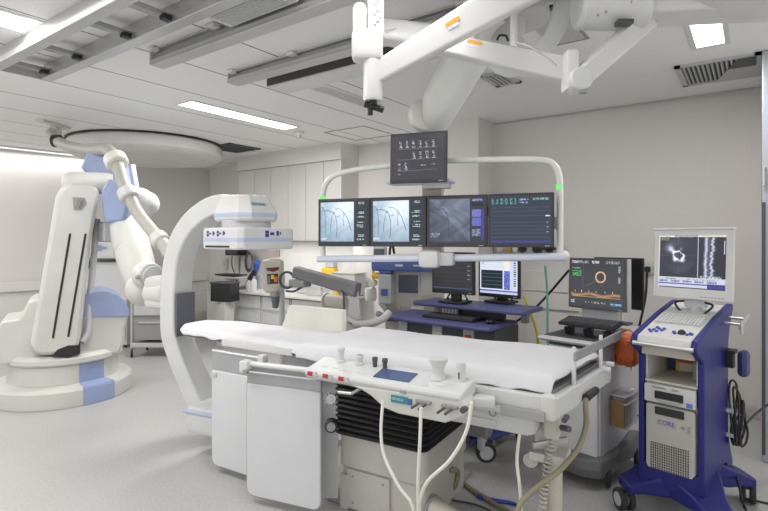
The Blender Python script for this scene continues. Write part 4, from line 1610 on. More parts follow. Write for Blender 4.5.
# bank of four
bl, br = P(318, 223, 3.86), P(554.5, 219, 3.27)
bl.z = br.z = 1.672
bu = (br - bl)
BL = bu.length
bu.normalize()
brz = math.atan2(bu.y, bu.x)
bn = V((bu.y, -bu.x, 0))        # towards the viewer
BC = (bl + br) / 2
mw = BL / 4
M_BANK = mat('bank_case', (.035, .037, .043), .4)
labels = ['wall-sized bank monitor with pale blue heart image, at the cupboard end of the row',
          'bank monitor with pale blue heart image, second from the cupboard end',
          'bank monitor with dark grey heart image and small blue side panels',
          'bank monitor with flat dark blue traces, at the doorway end of the row']
labels[0] = 'bank monitor with pale blue heart image, at the cupboard end of the row'
pics = [angio(tone=0), angio(tone=1), angio(tone=2), ecg()]
for k in range(4):
    c = bl + bu * (mw * (k + .5))
    monitor('bank_monitor', labels[k], c, brz, mw - .004, .352, pics[k], M_BANK, (.014, .014, .016, .022), .07, 'monitors in the hanging rack')
sm_c = P(418, 157.5, 3.42)
monitor('top_monitor', 'small dark monitor with rows of white readings above the bank', sm_c, brz + .02, .39, .337, small_wave(), M_BANK, (.016, .016, .016, .022), .07, tilt=-.04)

# ---- suspended rack
rack = thing('monitor_boom', 'white suspended monitor boom with tube frame and thick sloped ceiling arm', 'monitor boom', BC)


def BP(px, py, off=0.0):
    return PP(px, py, BC - bn * off, bn)


fr_ = MB()
fo = .07
fr_.tube([BP(323, 257, fo), BP(322.5, 225, fo), BP(323, 195, fo), BP(327, 182, fo), BP(338, 174, fo), BP(360, 169, fo), BP(390, 165.5, fo), BP(420, 162, fo), BP(450, 160.5, fo), BP(500, 159.5, fo), BP(540, 160, fo), BP(553, 164, fo), BP(559, 175, fo), BP(560, 195, fo), BP(560, 225, fo), BP(560, 257, fo)], .021, 12, 5)
fr_.build('tube_frame', mat('frame_white', (.74, .75, .72), .35), rack)
lo = MB().rod(BP(318, 259, fo - .03), BP(565, 257, fo - .03), .026, seg=16)
lo.build('lower_bar', mat('bar_bluewhite', (.60, .64, .74), .35), rack)
MB().ball(BP(564, 256, fo), .036).build('corner_joint', WARM, rack)
for px, py in ((323, 199), (559.5, 187)):
    d_ = BP(px, py + 4, fo) - BP(px, py, fo)
    MB().rod(BP(px, py + 2.5, fo), BP(px, py - 2.5, fo), .0225, seg=14).build('green_ring', GREENLED, rack)
MB().box(BP(556, 223, fo), (.06, .03, .08), rot=brz, bev=.006).build('frame_bracket', GREY, rack)
MB().box(BP(430, 259, fo - .07), (.15, .12, .125), rot=brz, bev=.035).build('joint_housing', WHITE, rack)
MB().box(BP(446, 259, fo - .05), (.12, .08, .095), rot=brz, bev=.02).build('joint_sleeve', LGREY, rack)
ca, cb = BP(433, 262, .14), BP(433, 128, .14)
MB().box((ca + cb) / 2, (.15, .07, abs(ca.z - cb.z)), rot=brz, bev=.012).build('column', CREAM, rack)
MB().box(BP(432, 212, .10), (1.5, .03, .06), rot=brz, bev=.006).build('mount_rail', GREY, rack)
# small shelf under the top monitor
MB().box(BP(420.5, 182.5, -.02), (.46, .16, .022), rot=brz, bev=.008).build('shelf', mat('shelf_blue', (.50, .55, .68), .4), rack)
MB().box(BP(437, 186, .06), (.2, .1, .04), rot=brz, bev=.012).build('shelf_bracket', IVORY, rack)
# thick sloped arm
a0, a1 = P(431, 122, 3.62), P(494, 6, 2.98)
ad = (a1 - a0).normalized()
MB().rod(a0, a1, .125, .155, seg=36).build('sloped_arm', mat('arm_white', (.76, .765, .74), .3), rack)
sd = ad.cross(UP).normalized()
MB().rod(a0 - ad * .05 + RIGHT * -.05, a0 + ad * .03 + RIGHT * -.05, .06, seg=20).build('arm_knuckle', IVORY, rack)
fl_c = P(422, 116, 3.52)
MB().rod(fl_c - RIGHT * .018 + AWAY * .02, fl_c + RIGHT * .012 - AWAY * .02, .105, seg=32).build('arm_flange', WARM, rack, bev=.01)
MB().box(P(433, 126, 3.66), (.20, .16, .10), rot=brz, bev=.03).build('column_head', IVORY, rack)
pc = P(507, 10, 3.0)
MB().rod(V((pc.x, pc.y, 2.70)), V((pc.x, pc.y, CEIL)), .10, seg=32).build('ceiling_column', IVORY, rack)
MB().rod(V((pc.x, pc.y, CEIL - .04)), V((pc.x, pc.y, CEIL)), .24, seg=32).build('ceiling_flange', WHITE, rack)
MB().tube([P(444, 122, 3.6), P(446, 128, 3.6), P(447, 136, 3.62), P(446, 142, 3.64)], .006, 6).build('cable', BLACK, rack)

# ================================================================== WHITE SUPPORT ARMS UNDER THE CEILING


def beam(mb, a, b, w0, h0, w1, h1, rad=.2):
    a, b = V(a), V(b)
    d_ = (b - a).normalized()
    s_ = d_.cross(UP).normalized()
    u_ = s_.cross(d_).normalized()
    rings = []
    for p, w_, h_ in ((a, w0, h0), (b, w1, h1)):
        ring = []
        r_ = min(w_, h_) * rad
        for (sx, sy, an0) in ((1, 1, 0), (-1, 1, PI / 2), (-1, -1, PI), (1, -1, 1.5 * PI)):
            for j_ in range(4):
                an = an0 + j_ * PI / 6
                ring.append(p + s_ * (sx * (w_ / 2 - r_) + r_ * math.cos(an)) + u_ * (sy * (h_ / 2 - r_) + r_ * math.sin(an)))
        rings.append(ring)
    mb.loft(rings)
    return s_, u_, d_


def warning(parent, p, s_, u_, d_, w, h):
    M = face_m(p, d_, u_)
    MBx = MB()
    b_ = MBx.box((0, h * .22, 0), (w, h * .5, .002))
    b_.bm.transform(M)
    lab = b_.build('warning_label', mat('label_orange', (.80, .40, .05), .5), parent, label='orange printed warning label')
    b_ = MB().box((-w * .1, -h * .3, 0), (w * .75, h * .42, .0015))
    b_.bm.transform(M)
    b_.build('print_panel', mat('label_lilac', (.72, .70, .78), .5), lab)


# spring arm with drop post
sa = thing('spring_arm', 'white spring arm with hanging post, bottle-shaped sleeve and black knob', 'support arm', P(372, 85, 2.20))
b = MB()
e0, e1 = P(373, 76, 2.20), P(540, -22, 2.30)
s_, u_, d_ = beam(b, e0, e1, .075, .085, .09, .165)
arm1 = b.build('arm_beam', SILW, sa, angle=30)
L1 = (e1 - e0).length
side = s_ if s_.dot(V((-e0.x, -e0.y, 0))) > 0 else -s_
p_ = P(447.5, 21, 2.24)
k_ = (p_ - e0).dot(d_)
warning(arm1, e0 + d_ * k_ + side * .0435 + u_ * (.012), side, u_, d_, .07, .032)
mid = e0 + d_ * L1 * .42
pst = V((e0.x, e0.y, 0))


def zf(py, D=2.20):
    return CAMH + D * (HY - py) / FPX


b = MB().lathe([(.001, zf(101)), (.038, zf(101)), (.042, zf(97)), (.042, zf(62)), (.03, zf(58)), (.001, zf(58))], pst, 24)
b.build('fork_post', SILW, sa)
b = MB().box(V((e0.x, e0.y, 0)) + UP * ((zf(62) + zf(31)) / 2) + RIGHT * -.024, (.132, .09, zf(31) - zf(62)), rot=math.atan2(RT[1], RT[0]), bev=.022)
b.build('sleeve_cup', SILW, sa)
MB().lathe([(.001, zf(33)), (.030, zf(33)), (.030, zf(9)), (.022, zf(5)), (.001, zf(5))], pst - RIGHT * .056, 20).build('bottle_sleeve', WHITE, sa)
tp = MB().lathe([(.001, zf(34)), (.034, zf(34)), (.034, CEIL), (.001, CEIL)], pst + RIGHT * .012, 20).build('ceiling_post', mat('post_white', (.78, .78, .77), .35), sa)
mk = MB()
for k in range(9):
    mk.box(pst + RIGHT * (.008 + .012 * (k % 3)) - AWAY * .0345 + UP * (zf(28 - k * 3.4)), (.012, .004, .006), rot=math.atan2(RT[1], RT[0]))
mk.build('scale_marks', GREY, tp)
b = MB().rod(pst + UP * zf(100), pst + UP * zf(105), .018).rod(pst + UP * zf(104) - RIGHT * .035, pst + UP * zf(110) + RIGHT * .045, .014).rod(pst + UP * zf(108) - RIGHT * .012, pst + UP * zf(115) - RIGHT * .012, .012)
b.build('black_knob', BLACK, sa, label='black clamp knob under the post')
# broad flat arm behind it
ba = thing('overhead_boom', 'broad flat white ceiling arm running behind the spring arm', 'support arm', P(420, 40, 2.9))
b = MB()
s_, u_, d_ = beam(b, P(372, 30, 2.8), P(474, 46, 2.72), .14, .11, .16, .13)
b.build('arm_beam', SILW, ba, angle=30)
MB().tube([P(384, 31, 2.70), P(410, 26, 2.72), P(440, 22, 2.74), P(470, 30, 2.78)], .004, 6).build('thin_cable', LGREY, ba)
q_ = P(474, 46, 2.72)
MB().rod(V((q_.x, q_.y, q_.z - .06)), V((q_.x, q_.y, CEIL)), .06, seg=20).build('ceiling_post', SILW, ba)
# jointed arm
ja = thing('jointed_arm', 'jointed white arm with orange label, elbow and large round shoulder', 'support arm', P(575, 72, 2.32))
b = MB()
s_, u_, d_ = beam(b, P(430, 42, 2.46), P(568, 71, 2.36), .075, .085, .075, .115)
a2 = b.build('arm_beam', SILW, ja, angle=30)
side = s_ if s_.dot(V((1, -1, 0))) > 0 else -s_
s2_ = V((-1, 0, 0))
nv = (V((0, 0, CAMH)) - P(476, 40, 2.34))
nv.z = 0
side = s_ if s_.dot(nv) > 0 else -s_
p_ = P(476, 41, 2.43)
k0 = (p_ - P(430, 42, 2.46)).dot(d_)
warning(a2, P(430, 42, 2.46) + d_ * k0 + side * .038 + u_ * .020, side, u_, d_, .07, .032)
MB().tube([P(515, 42, 2.27), P(530, 47, 2.25), P(548, 58, 2.25), P(557, 66, 2.26)], .004, 6).build('thin_cable', LGREY, ja)
MB().tube([P(497, 40, 2.36), P(500, 35.5, 2.36), P(506, 36, 2.36), P(508, 41, 2.36)], .006, 8).build('cable_loop', BLACK, ja)
c_ = P(570, 72, 2.32)
MB().box(c_, (.06, .09, .18), rot=math.atan2(RT[1], RT[0]), bev=.015).build('elbow', SILW, ja)
c2_ = P(578, 81, 2.28)
MB().rod(c2_ - AWAY * .05, c2_ + AWAY * .06, .052, seg=28).build('elbow_disc', WHITE, ja, bev=.01)
b = MB()
beam(b, P(576, 82, 2.28), P(646, 20, 2.42), .075, .085, .08, .10)
b.build('upper_beam', SILW, ja, angle=30)
MB().box(P(583, 90, 2.25), (.035, .03, .03), rot=.6, bev=.006).build('end_cap', GREY, ja)
# shoulder and horizontal carrier
c3 = P(620, 5, 2.38)
MB().rod(c3 + RIGHT * -.20 + UP * .0, c3 + RIGHT * .12 - UP * .01, .108, seg=32).build('shoulder', WHITE, ja, bev=.02)
MB().rod(c3 + RIGHT * .0, c3 + RIGHT * .006, .110, seg=32).build('seam_ring', GREY, ja)
MB().box(P(624, 23, 2.30), (.07, .05, .022), rot=math.atan2(RT[1], RT[0]), bev=.005).build('dark_insert', DGREY, ja)
b = MB()
beam(b, P(628, 8, 2.42), P(800, -4, 2.30), .20, .13, .22, .15)
b.build('carrier_beam', SILW, ja, angle=30)
b = MB()
for px, py in ((598, 15), (606, 12)):
    b.ball(P(px, py, 2.255), .006)
b.build('bolts', GREY, ja)
MB().ball(P(770, -20, 2.2), .30, (1.1, 1, .38)).build('lamp_head', SILW, ja)
# curved translucent bracket
cb_ = thing('curved_bracket', 'curved frosted white bracket hanging down between the lamp arms', 'bracket', P(556, 20, 2.75))
pts = [P(562, -8, 2.7), P(561, 8, 2.7), P(557, 25, 2.7), P(550, 40, 2.7), P(541, 52, 2.7)]
MB().sweep(pts, .02, .085, AWAY, .4, 5).build('bracket_blade', TRANSL, cb_)
MB().tube([p + RIGHT * .045 for p in pts], .008, 8).build('blade_edge', WHITE, cb_)
lh = thing('dome_lamp', 'small frosted dome lamp under the jointed arm', 'lamp', P(514, 66, 2.62))
MB().lathe([(.001, -.05), (.05, -.045), (.10, -.02), (.12, .01), (.11, .03), (.001, .05)], P(514, 66, 2.62), 28).build('dome', TRANSL, lh)
MB().rod(P(514, 62, 2.62), V((P(514, 62, 2.62).x, P(514, 62, 2.62).y, CEIL)), .02).build('stem', SILW, lh)
# ================================================================== BLUE CART WITH ULTRASOUND MONITOR
CZ = math.radians(-10.6)
cc = V((-.324, 3.459, 0))
cart = thing('blue_cart', 'royal blue imaging cart with keyboard deck and beige front, on castors', 'medical cart', cc, CZ)
HW = .148


def lb(mb, name, m, parent=None, **k):
    return mb.build(name, m, parent or cart, local=True, **k)


# star base
bs = MB()
bs.box((0, 0, .185), (.30, .50, .11), bev=.02)
lb(bs, 'base_block', RBLUE)
for sx, sy in ((-1, -1), (1, -1), (-1, 1), (1, 1)):
    ft = MB()
    tip = V((sx * .24, sy * .31, .14))
    root = V((sx * .09, sy * .18, .20))
    side = V((-sy * .06, sx * .06, 0))
    rings = []
    for p, k, h_ in ((root - (tip - root) * .3, 1.9, .13), (root, 1.7, .12), (root.lerp(tip, .6), 1.05, .075), (tip, .85, .05)):
        s2_ = side * k
        rings.append([p + s2_ + UP * h_ / 2, p + s2_ - UP * h_ / 2, p - s2_ - UP * h_ / 2, p - s2_ + UP * h_ / 2])
    ft.loft(rings)
    lb(ft, 'foot', RBLUE, bev=.012)
    caster((sx * .235, sy * .305), .062, DGREY, LGREY, cart, True, rz=(.9 if sx < 0 else .2))
# side plates
sp = [(-.29, .20), (-.29, .90), (-.34, .93), (-.405, .965), (-.41, 1.00), (-.385, 1.03), (-.02, 1.115), (.26, 1.165), (.30, 1.16), (.30, 1.13), (.22, 1.02), (.19, .93), (.19, .42), (.25, .30), (.29, .24), (.29, .20)]
for s_ in (-1, 1):
    x = s_ * (HW + .0)
    b = MB().prism([V((x - .016, y, z)) for y, z in sp], V((.032, 0, 0)))
    lb(b, 'side_plate', RBLUE, bev=.008)
fb = MB().box((0, -.275, .245), (.30, .04, .12), bev=.012)
lb(fb, 'front_skirt', RBLUE)
# beige tower
lb(MB().box((0, -.03, .51), (.262, .46, .50), bev=.006), 'tower', CREAM)
fp = lb(MB().box((0, -.272, .455), (.250, .05, .37), bev=.018), 'front_panel', mat('panel_beige', (.50, .49, .455), .45))
gr = MB()
for i in range(17):
    for j_ in range(11):
        gr.box((-.092 + i * .0115, -.2985, .29 + j_ * .0135), (.005, .004, .008))
lb(gr, 'speaker_grille', BLACK, fp)
lb(MB().box((.0, -.2985, .608), (.145, .006, .042), bev=.002), 'drive_slot', mat('drive_black', (.03, .035, .03), .3), fp)
pl = lb(MB().box((-.015, -.2985, .545), (.10, .004, .034), bev=.002), 'name_plate', mat('plate_grey', (.45, .45, .47), .4), fp)
lb(MB().text('CORE', .032, face_m(V((-.015, -.3015, .547)), V((1, 0, 0)), V((0, 0, 1))), .0005), 'lettering', mat('core_blue', (.07, .08, .35), .4), pl)
lb(MB().lathe([(.006, -.002), (.009, -.002), (.009, .002), (.006, .002)], (.068, -.299, .542), 14, Matrix.Rotation(PI / 2, 3, 'X')), 'power_button', GREY, fp)
for k in range(3):
    for q in range(2):
        pass
lb(MB().box((.095, -.2985, .55), (.012, .004, .006)).box((.095, -.2985, .537), (.012, .004, .006)).box((.095, -.2985, .524), (.012, .004, .006)), 'indicator', GREY, fp)
# printer block
pr = lb(MB().box((.0, -.255, .70), (.255, .10, .10), bev=.008), 'printer', WHITE)
lb(MB().box((.0, -.308, .697), (.14, .012, .042), bev=.003), 'paper_slot', BLACK, pr)
lb(MB().box((.0, -.318, .677), (.12, .03, .01), bev=.003), 'paper_tray', STEEL, pr)
lb(MB().box((.10, -.307, .670), (.028, .006, .022)), 'blue_sticker', mat('sticker_blue', (.1, .2, .6), .5), pr)
lb(MB().box((-.05, -.307, .737), (.07, .004, .006)).box((.03, -.307, .737), (.03, .004, .008)), 'printed_marks', GREY, pr)
# recess with things on its shelf
lb(MB().box((0, -.03, .762), (.262, .50, .014), bev=.003), 'recess_shelf', CREAM)
lb(MB().box((0, .16, .86), (.262, .02, .20)).box((-.127, -.05, .86), (.012, .42, .20)).box((.127, -.05, .86), (.012, .42, .20)), 'recess_lining', WARM)
lb(MB().box((0, -.26, .945), (.262, .15, .06), bev=.006), 'deck_underside', CREAM)
bx = thing('supply_box', 'small blue yellow and red carton in the recess of the blue cart', 'box', (cart.matrix_basis if False else WM[cart]) @ V((-.03, .05, .7695)), CZ)
MB().box((-.055, .0, .036), (.04, .05, .07), bev=.002).build('blue_end', NAVY, bx, local=True)
MB().box((.02, .0, .036), (.11, .05, .07), bev=.002).build('carton', mat('carton_cream', (.75, .70, .55), .6), bx, local=True)
MB().box((.02, -.026, .062), (.11, .004, .018)).build('red_band', mat('carton_red', (.65, .12, .05), .6), bx, local=True)
MB().box((-.028, -.026, .032), (.014, .004, .06)).build('yellow_band', YELLOW, bx, local=True)
pb = thing('probe_holder', 'grey probe clip with black end in the recess of the blue cart', 'probe', WM[cart] @ V((.085, -.15, .7695)), CZ)
MB().box((0, .03, .05), (.035, .06, .10), bev=.012).build('clip', GREY, pb, local=True)
MB().rod((.02, .0, .07), (.05, -.0, .07), .022).build('black_end', BLACK, pb, local=True)
# keyboard deck
dk = [(-.40, .985), (-.385, 1.025), (-.02, 1.108), (.25, 1.155), (.25, 1.11), (-.02, 1.05), (-.20, .975), (-.38, .965)]
deck = lb(MB().prism([V((-.132, y, z)) for y, z in dk], V((.264, 0, 0))), 'keyboard_deck', WHITE, bev=.004)
sl = math.atan2(1.108 - 1.025, .365)
RXs = Matrix.Rotation(sl, 3, 'X')


def dz_(y):
    return 1.025 + (y + .385) * (1.108 - 1.025) / .365


ks = MB()
for i in range(13):
    for j_ in range(5):
        y = -.165 + j_ * .028
        ks.box((-.103 + i * .0172, y, dz_(y) + .008), (.0145, .023, .012), rot=RXs, bev=.002)
lb(ks, 'keys', WHITE, deck)
lb(MB().box((0, -.10, dz_(-.10) + .002), (.235, .15, .006), rot=RXs), 'key_bed', LGREY, deck)
bt = MB()
for (x, y) in ((-.08, -.29), (-.06, -.27), (-.04, -.29), (-.06, -.31), (-.085, -.32), (-.10, -.30), (-.035, -.265), (-.075, -.255), (.02, -.29), (.03, -.31), (.10, -.29), (.09, -.31), (.11, -.30)):
    bt.box((x, y, dz_(y) + .004), (.014, .018, .008), rot=RXs, bev=.002)
lb(bt, 'blue_buttons', mat('button_blue', (.06, .07, .42), .4), deck)
lb(MB().ball((.06, -.295, dz_(-.295) + .002), .020), 'trackball', BLACK, deck)
lb(MB().rod((-HW, -.408, .985), (HW, -.408, .985), .012, seg=12), 'hand_rail', STEEL)
# side handle and transducer holder
h_ = MB().rod((HW + .01, .10, 1.07), (HW + .10, .10, 1.07), .008).rod((HW + .01, .20, 1.09), (HW + .10, .20, 1.09), .008).rod((HW + .10, .06, 1.055), (HW + .10, .25, 1.11), .009).box((HW + .11, .06, 1.06), (.01, .04, .07), bev=.003)
lb(h_, 'side_handle', STEEL)
th_ = lb(MB().box((HW + .03, .15, .905), (.07, .08, .02), bev=.005).box((HW + .03, .15, .86), (.05, .05, .10), bev=.008), 'probe_bracket', BLACK)
lb(MB().box((HW + .105, .12, .85), (.055, .08, .15), bev=.025), 'blue_probe', NAVY, th_)
lb(MB().box((0, .215, .55), (.25, .05, .62), bev=.01), 'rear_cover', CREAM)
for z in (.42, .56):
    lb(MB().rod((HW + .015, .10 + .05, z), (HW + .05, .15, z), .013), 'cable_hook', LGREY)
# cable bundle on the side
for k in range(6):
    pts = []
    w1, w2 = .05 + .008 * (k % 3), .15 - .017 * k
    for i in range(12):
        a = i / 12 * 2 * PI
        pts.append(WM[cart] @ V((HW + .035 + .014 * (k % 4) + .012 * math.sin(2 * a + k), .20 + .014 * k + w1 * math.cos(a) + .012 * math.sin(3 * a + k), .54 - .022 * k + (.19 - .02 * k) * math.sin(a))))
    lb_ = MB().tube(pts, .0065, 6, 4, closed=True)
    lb_.build('cable_coil', BLACK, cart)
pts = [WM[cart] @ V((HW + .05, .22, .40)), P(745, 425, 3.15), P(758, 412, 3.3), P(775, 400, 3.4)]
single('power_cable', MB().tube(pts, .008, 6), BLACK, 'black cable leading from the blue cart towards the doorway jamb', 'cable', pts[0])
pts = [WM[cart] @ V((HW + .02, .12, .26)), P(734, 470, 2.98), P(740, 490, 2.86), ZP(744, 506, .008), ZP(752, 520, .008), ZP(768, 528, .008)]
single('power_cable', MB().tube(pts, .007, 6), BLACK, 'black cable dropping beside the rear castor of the blue cart', 'cable', pts[0])
pts = [ZP(742, 498, .008), ZP(757, 501, .008), ZP(785, 507, .008)]
single('power_cable', MB().tube(pts, .006, 6), BLACK, 'thin black cable lying on the floor behind the blue cart castor', 'cable', pts[0])
# monitor on top
mc = P(691.5, 264, 3.02)
mon = monitor('white_monitor', 'white framed monitor showing a bright ring image on the blue cart', mc, CZ - .12, .43, .412, ivus(), mat('monitor_white', (.66, .65, .63), .4), (.03, .036, .038, .062), .09, tilt=-.06, led=False)
MB().box((0, .02, .206), (.44, .05, .012), bev=.004).build('top_edge', WHITE, mon, local=True)
MB().text('hp', .018, face_m(V((.02, -.012, -.185)), V((1, 0, 0)), V((0, 0, 1))), .0005).build('logo', DGREY, mon, local=True)
bt = MB()
for k in range(7):
    bt.box((.06 + k * .018, -.012, -.188), (.012, .006, .005))
bt.build('buttons', GREY, mon, local=True)
MB().rod((0, .06, -.33), (0, .06, -.19), .03).box((0, .06, -.23), (.12, .05, .06), bev=.01).build('neck', LGREY, mon, local=True)
MB().lathe([(.001, 0), (.11, 0), (.10, .015), (.04, .025), (.001, .025)], (0, .07, -.305), 24).build('foot_disc', BLACK, mon, local=True)
for s_ in (-1, 1):
    MB().tube([(s_ * .02, .05, -.22), (s_ * .10, .03, -.235), (s_ * .07, .01, -.28), (s_ * .03, .02, -.31)], .007, 6).build('neck_cable', BLACK, mon, local=True)
# ================================================================== GREY CART WITH DARK MONITOR
OZ = math.radians(-10)
oc_ = V((-.90, 3.73, 0))
oc = thing('grey_cart', 'tall grey cart with white front, flat top and side paper bin', 'medical cart', oc_, OZ)
GW, GD = .17, .31


def og(mb, name, m, parent=None, **k):
    return mb.build(name, m, parent or oc, local=True, **k)


og(MB().box((0, -.045, .52), (2 * GW, 2 * GD - .11, .72), bev=.02), 'cart_body', mat('cart_grey', (.56, .56, .58), .45))
og(MB().box((-.005, -GD - .002, .52), (2 * GW - .02, .02, .70), bev=.008), 'front_door', mat('door_white', (.80, .80, .80), .45))
og(MB().box((.10, -GD - .013, .80), (.11, .006, .05)), 'teal_plate', mat('plate_teal', (.03, .12, .18), .4))
rings = []
for z, k in ((.06, 1.0), (.12, 1.05), (.17, 1.02), (.185, .92)):
    rings.append([V((x * k, y * k, z)) for x, y in ((-.19, -.33), (-.06, -.375), (.10, -.385), (.19, -.34), (.21, -.2), (.20, .24), (-.20, .24), (-.21, -.2))])
og(MB().loft(rings), 'base_shroud', mat('base_dark', (.16, .165, .17), .45), bev=.008, angle=30)
og(MB().box((-.02, -.372, .085), (.16, .02, .014)), 'vent_slot', BLACK)
for sx, sy in ((-1, -1), (1, -1), (-1, 1), (1, 1)):
    caster((sx * .20, sy * .23 - .03), .05, DGREY, DGREY, oc, False, rz=.5)
# bumper foot at the back
b = MB()
b.prism([V((.17, y, z)) for y, z in ((-.16, .13), (-.08, .18), (.16, .24), (.24, .22), (.24, .15), (-.06, .09))], V((.06, 0, 0)))
og(b, 'side_foot', mat('base_dark', (.16, .165, .17)), bev=.012)
# worktop with dark mat
wt = og(MB().box((0, .04, .895), (.41, .86, .03), bev=.012), 'worktop', LGREY)
og(MB().box((-.02, -.05, .912), (.34, .60, .006), bev=.002), 'dark_mat', mat('mat_dark', (.06, .06, .065), .6), wt)
og(MB().rod((-.20, -.40, .90), (.20, -.40, .90), .012).rod((.20, -.40, .90), (.21, .30, .90), .012), 'edge_rail', ALU)
og(MB().box((0, -.25, .865), (.33, .16, .03), bev=.005), 'undertop_shade', DGREY)  # dark block drawn in as the shade below the cart's worktop
# orange bag behind
ob = WM[oc] @ V((.235, -.05, .83))
bag = thing('orange_bag', 'crumpled orange bag between the grey cart and the blue cart', 'bag', ob)
b = MB().box(ob, (.13, .12, .20), rot=-.17, bev=.035)
bmesh.ops.subdivide_edges(b.bm, edges=b.bm.edges[:], cuts=2, use_grid_fill=True)
for v in b.bm.verts:
    v.co += V((random.uniform(-1, 1), random.uniform(-1, 1), random.uniform(-1, 1))) * .008
b.build('bag_body', ORANGE, bag, angle=180)
MB().tube([ob + V((-.05, 0, .06)), ob + V((-.03, .0, .12)), ob + V((.03, 0, .12)), ob + V((.05, 0, .06))], .006, 6).build('bag_loop', ORANGE, bag)

for (ya, lab) in ((416, 'blue tape strip on the floor between the carts, nearer the wall'), (440, 'blue tape strip on the floor between the carts, nearer the table')):
    a_, b_ = ZP(617, ya - 1.5, 0), ZP(668, ya + 1.5, 0)
    dv = b_ - a_
    single('floor_tape', MB().box((a_ + b_) / 2 + UP * .002, (dv.length, .05, .004), rot=math.atan2(dv.y, dv.x)), mat('tape_blue', (.04, .08, .45), .5), lab, 'tape', (a_ + b_) / 2, 'blue floor tape')
# paper bin on its side
pbn = thing('paper_bin', 'clear wall bin with brown cardboard sheets on the side of the grey cart', 'bin', WM[oc] @ V((GW + .055, -.06, .34)), OZ)


def ob_(mb, name, m, **k):
    return mb.build(name, m, pbn, local=True, **k)


ob_(MB().box((0, 0, .10), (.085, .20, .20), bev=.006), 'bin', CLEARP)
ob_(MB().box((-.005, -.045, .10), (.086, .135, .17), bev=.003), 'cardboard', BROWN)
ob_(MB().box((.02, .04, .12), (.03, .11, .21), bev=.003), 'papers', LEAD)
for z in (.165, .21):
    ob_(MB().box((.0, 0, z), (.10, .225, .012), bev=.004), 'wire_band', STEEL)
# monitor of the grey cart
mo = P(597, 284, 3.62)
om = monitor('cart_monitor', 'dark monitor with small orange ring image on the grey cart', mo, OZ + math.radians(-2), .42, .36, oct_screen(), mat('case_grey', (.10, .10, .105), .4), (.012, .022, .014, .02), .06, tilt=-.05)
MB().box((.0, .06, -.235), (.26, .07, .12), bev=.012).build('stand', LGREY, om, local=True)
MB().lathe([(.001, 0), (.13, 0), (.12, .018), (.001, .03)], (.0, .08, -.335), 24).build('stand_foot', GREY, om, local=True)
MB().box((.212, .02, -.0), (.012, .05, .36), bev=.004).build('side_edge', LGREY, om, local=True)
m2 = P(618, 283, 3.86)
bm2 = monitor('rear_monitor', 'blank black display panel standing behind the grey cart monitor', m2, OZ, .36, .38, Pic(8, 8, (14, 14, 16)), BLACK, (.012, .012, .012, .012), .05, led=False)
MB().rod((-.02, .05, -.30), (-.02, .05, -.15), .025).build('stand', DGREY, bm2, local=True)
MB().box((-.02, .03, -.302), (.2, .1, .016), bev=.005).build('stand_foot', DGREY, bm2, local=True)
# keyboard on little feet + mouse
kc = P(590, 327, 3.36)
kb_ = thing('keyboard', 'black raised keyboard in front of the grey cart monitor', 'keyboard', V((kc.x, kc.y, .915)), OZ)
MB().box((0, 0, .085), (.37, .15, .022), rot=Matrix.Rotation(.16, 3, 'X'), bev=.006).build('key_tray', BLACK, kb_, local=True)
ks = MB()
for i in range(15):
    for j_ in range(5):
        ks.box((-.163 + i * .0233, -.052 + j_ * .026, .099 + (-.052 + j_ * .026) * .16), (.018, .02, .01), rot=Matrix.Rotation(.16, 3, 'X'), bev=.002)
ks.build('keys', DGREY, kb_, local=True)
for x in (-.13, .0, .13):
    MB().box((x, .0, .04), (.03, .06, .07), bev=.006).box((x, -.05, .03), (.03, .02, .05), rot=Matrix.Rotation(.5, 3, 'X')).build('bracket_leg', BLACK, kb_, local=True)
ms = P(606, 336, 3.3)
single('mouse', MB().ball(V((ms.x, ms.y, .928)), .03, (1, 1.5, .6)), BLACK, 'black mouse on the dark top of the grey cart', 'mouse', V((ms.x, ms.y, .915)))

# ================================================================== BLUE WORKSTATION BEHIND THE TABLE
WZ = math.radians(-4)
wc = P(458, 320, 4.15)
ws = thing('workstation', 'workstation trolley with two violet blue shelves behind the table', 'trolley', V((wc.x, wc.y, 0)), WZ)
D_ = 4.15


def slab(name, pix, z, th_, m, parent, **k):
    return MB().prism([ZP(x, y, z) for x, y in pix], V((0, 0, -th_))).build(name, m, parent, **k)


def wl(mb, name, m, parent=None, **k):
    return mb.build(name, m, parent or ws, local=True, **k)


up_z = CAMH - 66 * D_ / FPX
lo_z = CAMH - 80 * D_ / FPX
wl(MB().box((.13, .05, up_z), (.98, .36, .035), bev=.014), 'upper_shelf', VBLUE)
wl(MB().box((-.06, -.08, lo_z), (1.02, .46, .035), bev=.014), 'lower_shelf', VBLUE)
wl(MB().box((-.50, -.08, lo_z - .01), (.30, .30, .03), bev=.01), 'side_leaf', VBLUE)
for x in (-.30, .50):
    wl(MB().box((x, .16, (up_z + lo_z) / 2), (.05, .05, up_z - lo_z)), 'shelf_post', GREY)
wl(MB().box((.0, .0, lo_z / 2 + .03), (.86, .40, lo_z - .10), bev=.01), 'trolley_body', DGREY)
for x in (-.40, -.06, .22):
    wl(MB().box((x, -.20, lo_z / 2 + .03), (.09, .03, lo_z - .12), bev=.005), 'front_strut', LGREY)
wl(MB().box((.22, -.22, lo_z - .10), (.05, .02, .06), bev=.004), 'red_tag', RED)
wl(MB().box((.0, -.24, .22), (.96, .10, .07), bev=.01), 'floor_bar', mat('bar_navy', (.04, .06, .26), .45))
for sx in (-.42, .44):
    for sy in (-.27, .17):
        caster((sx, sy), .065, GREY, LGREY, ws, False, rz=.3)
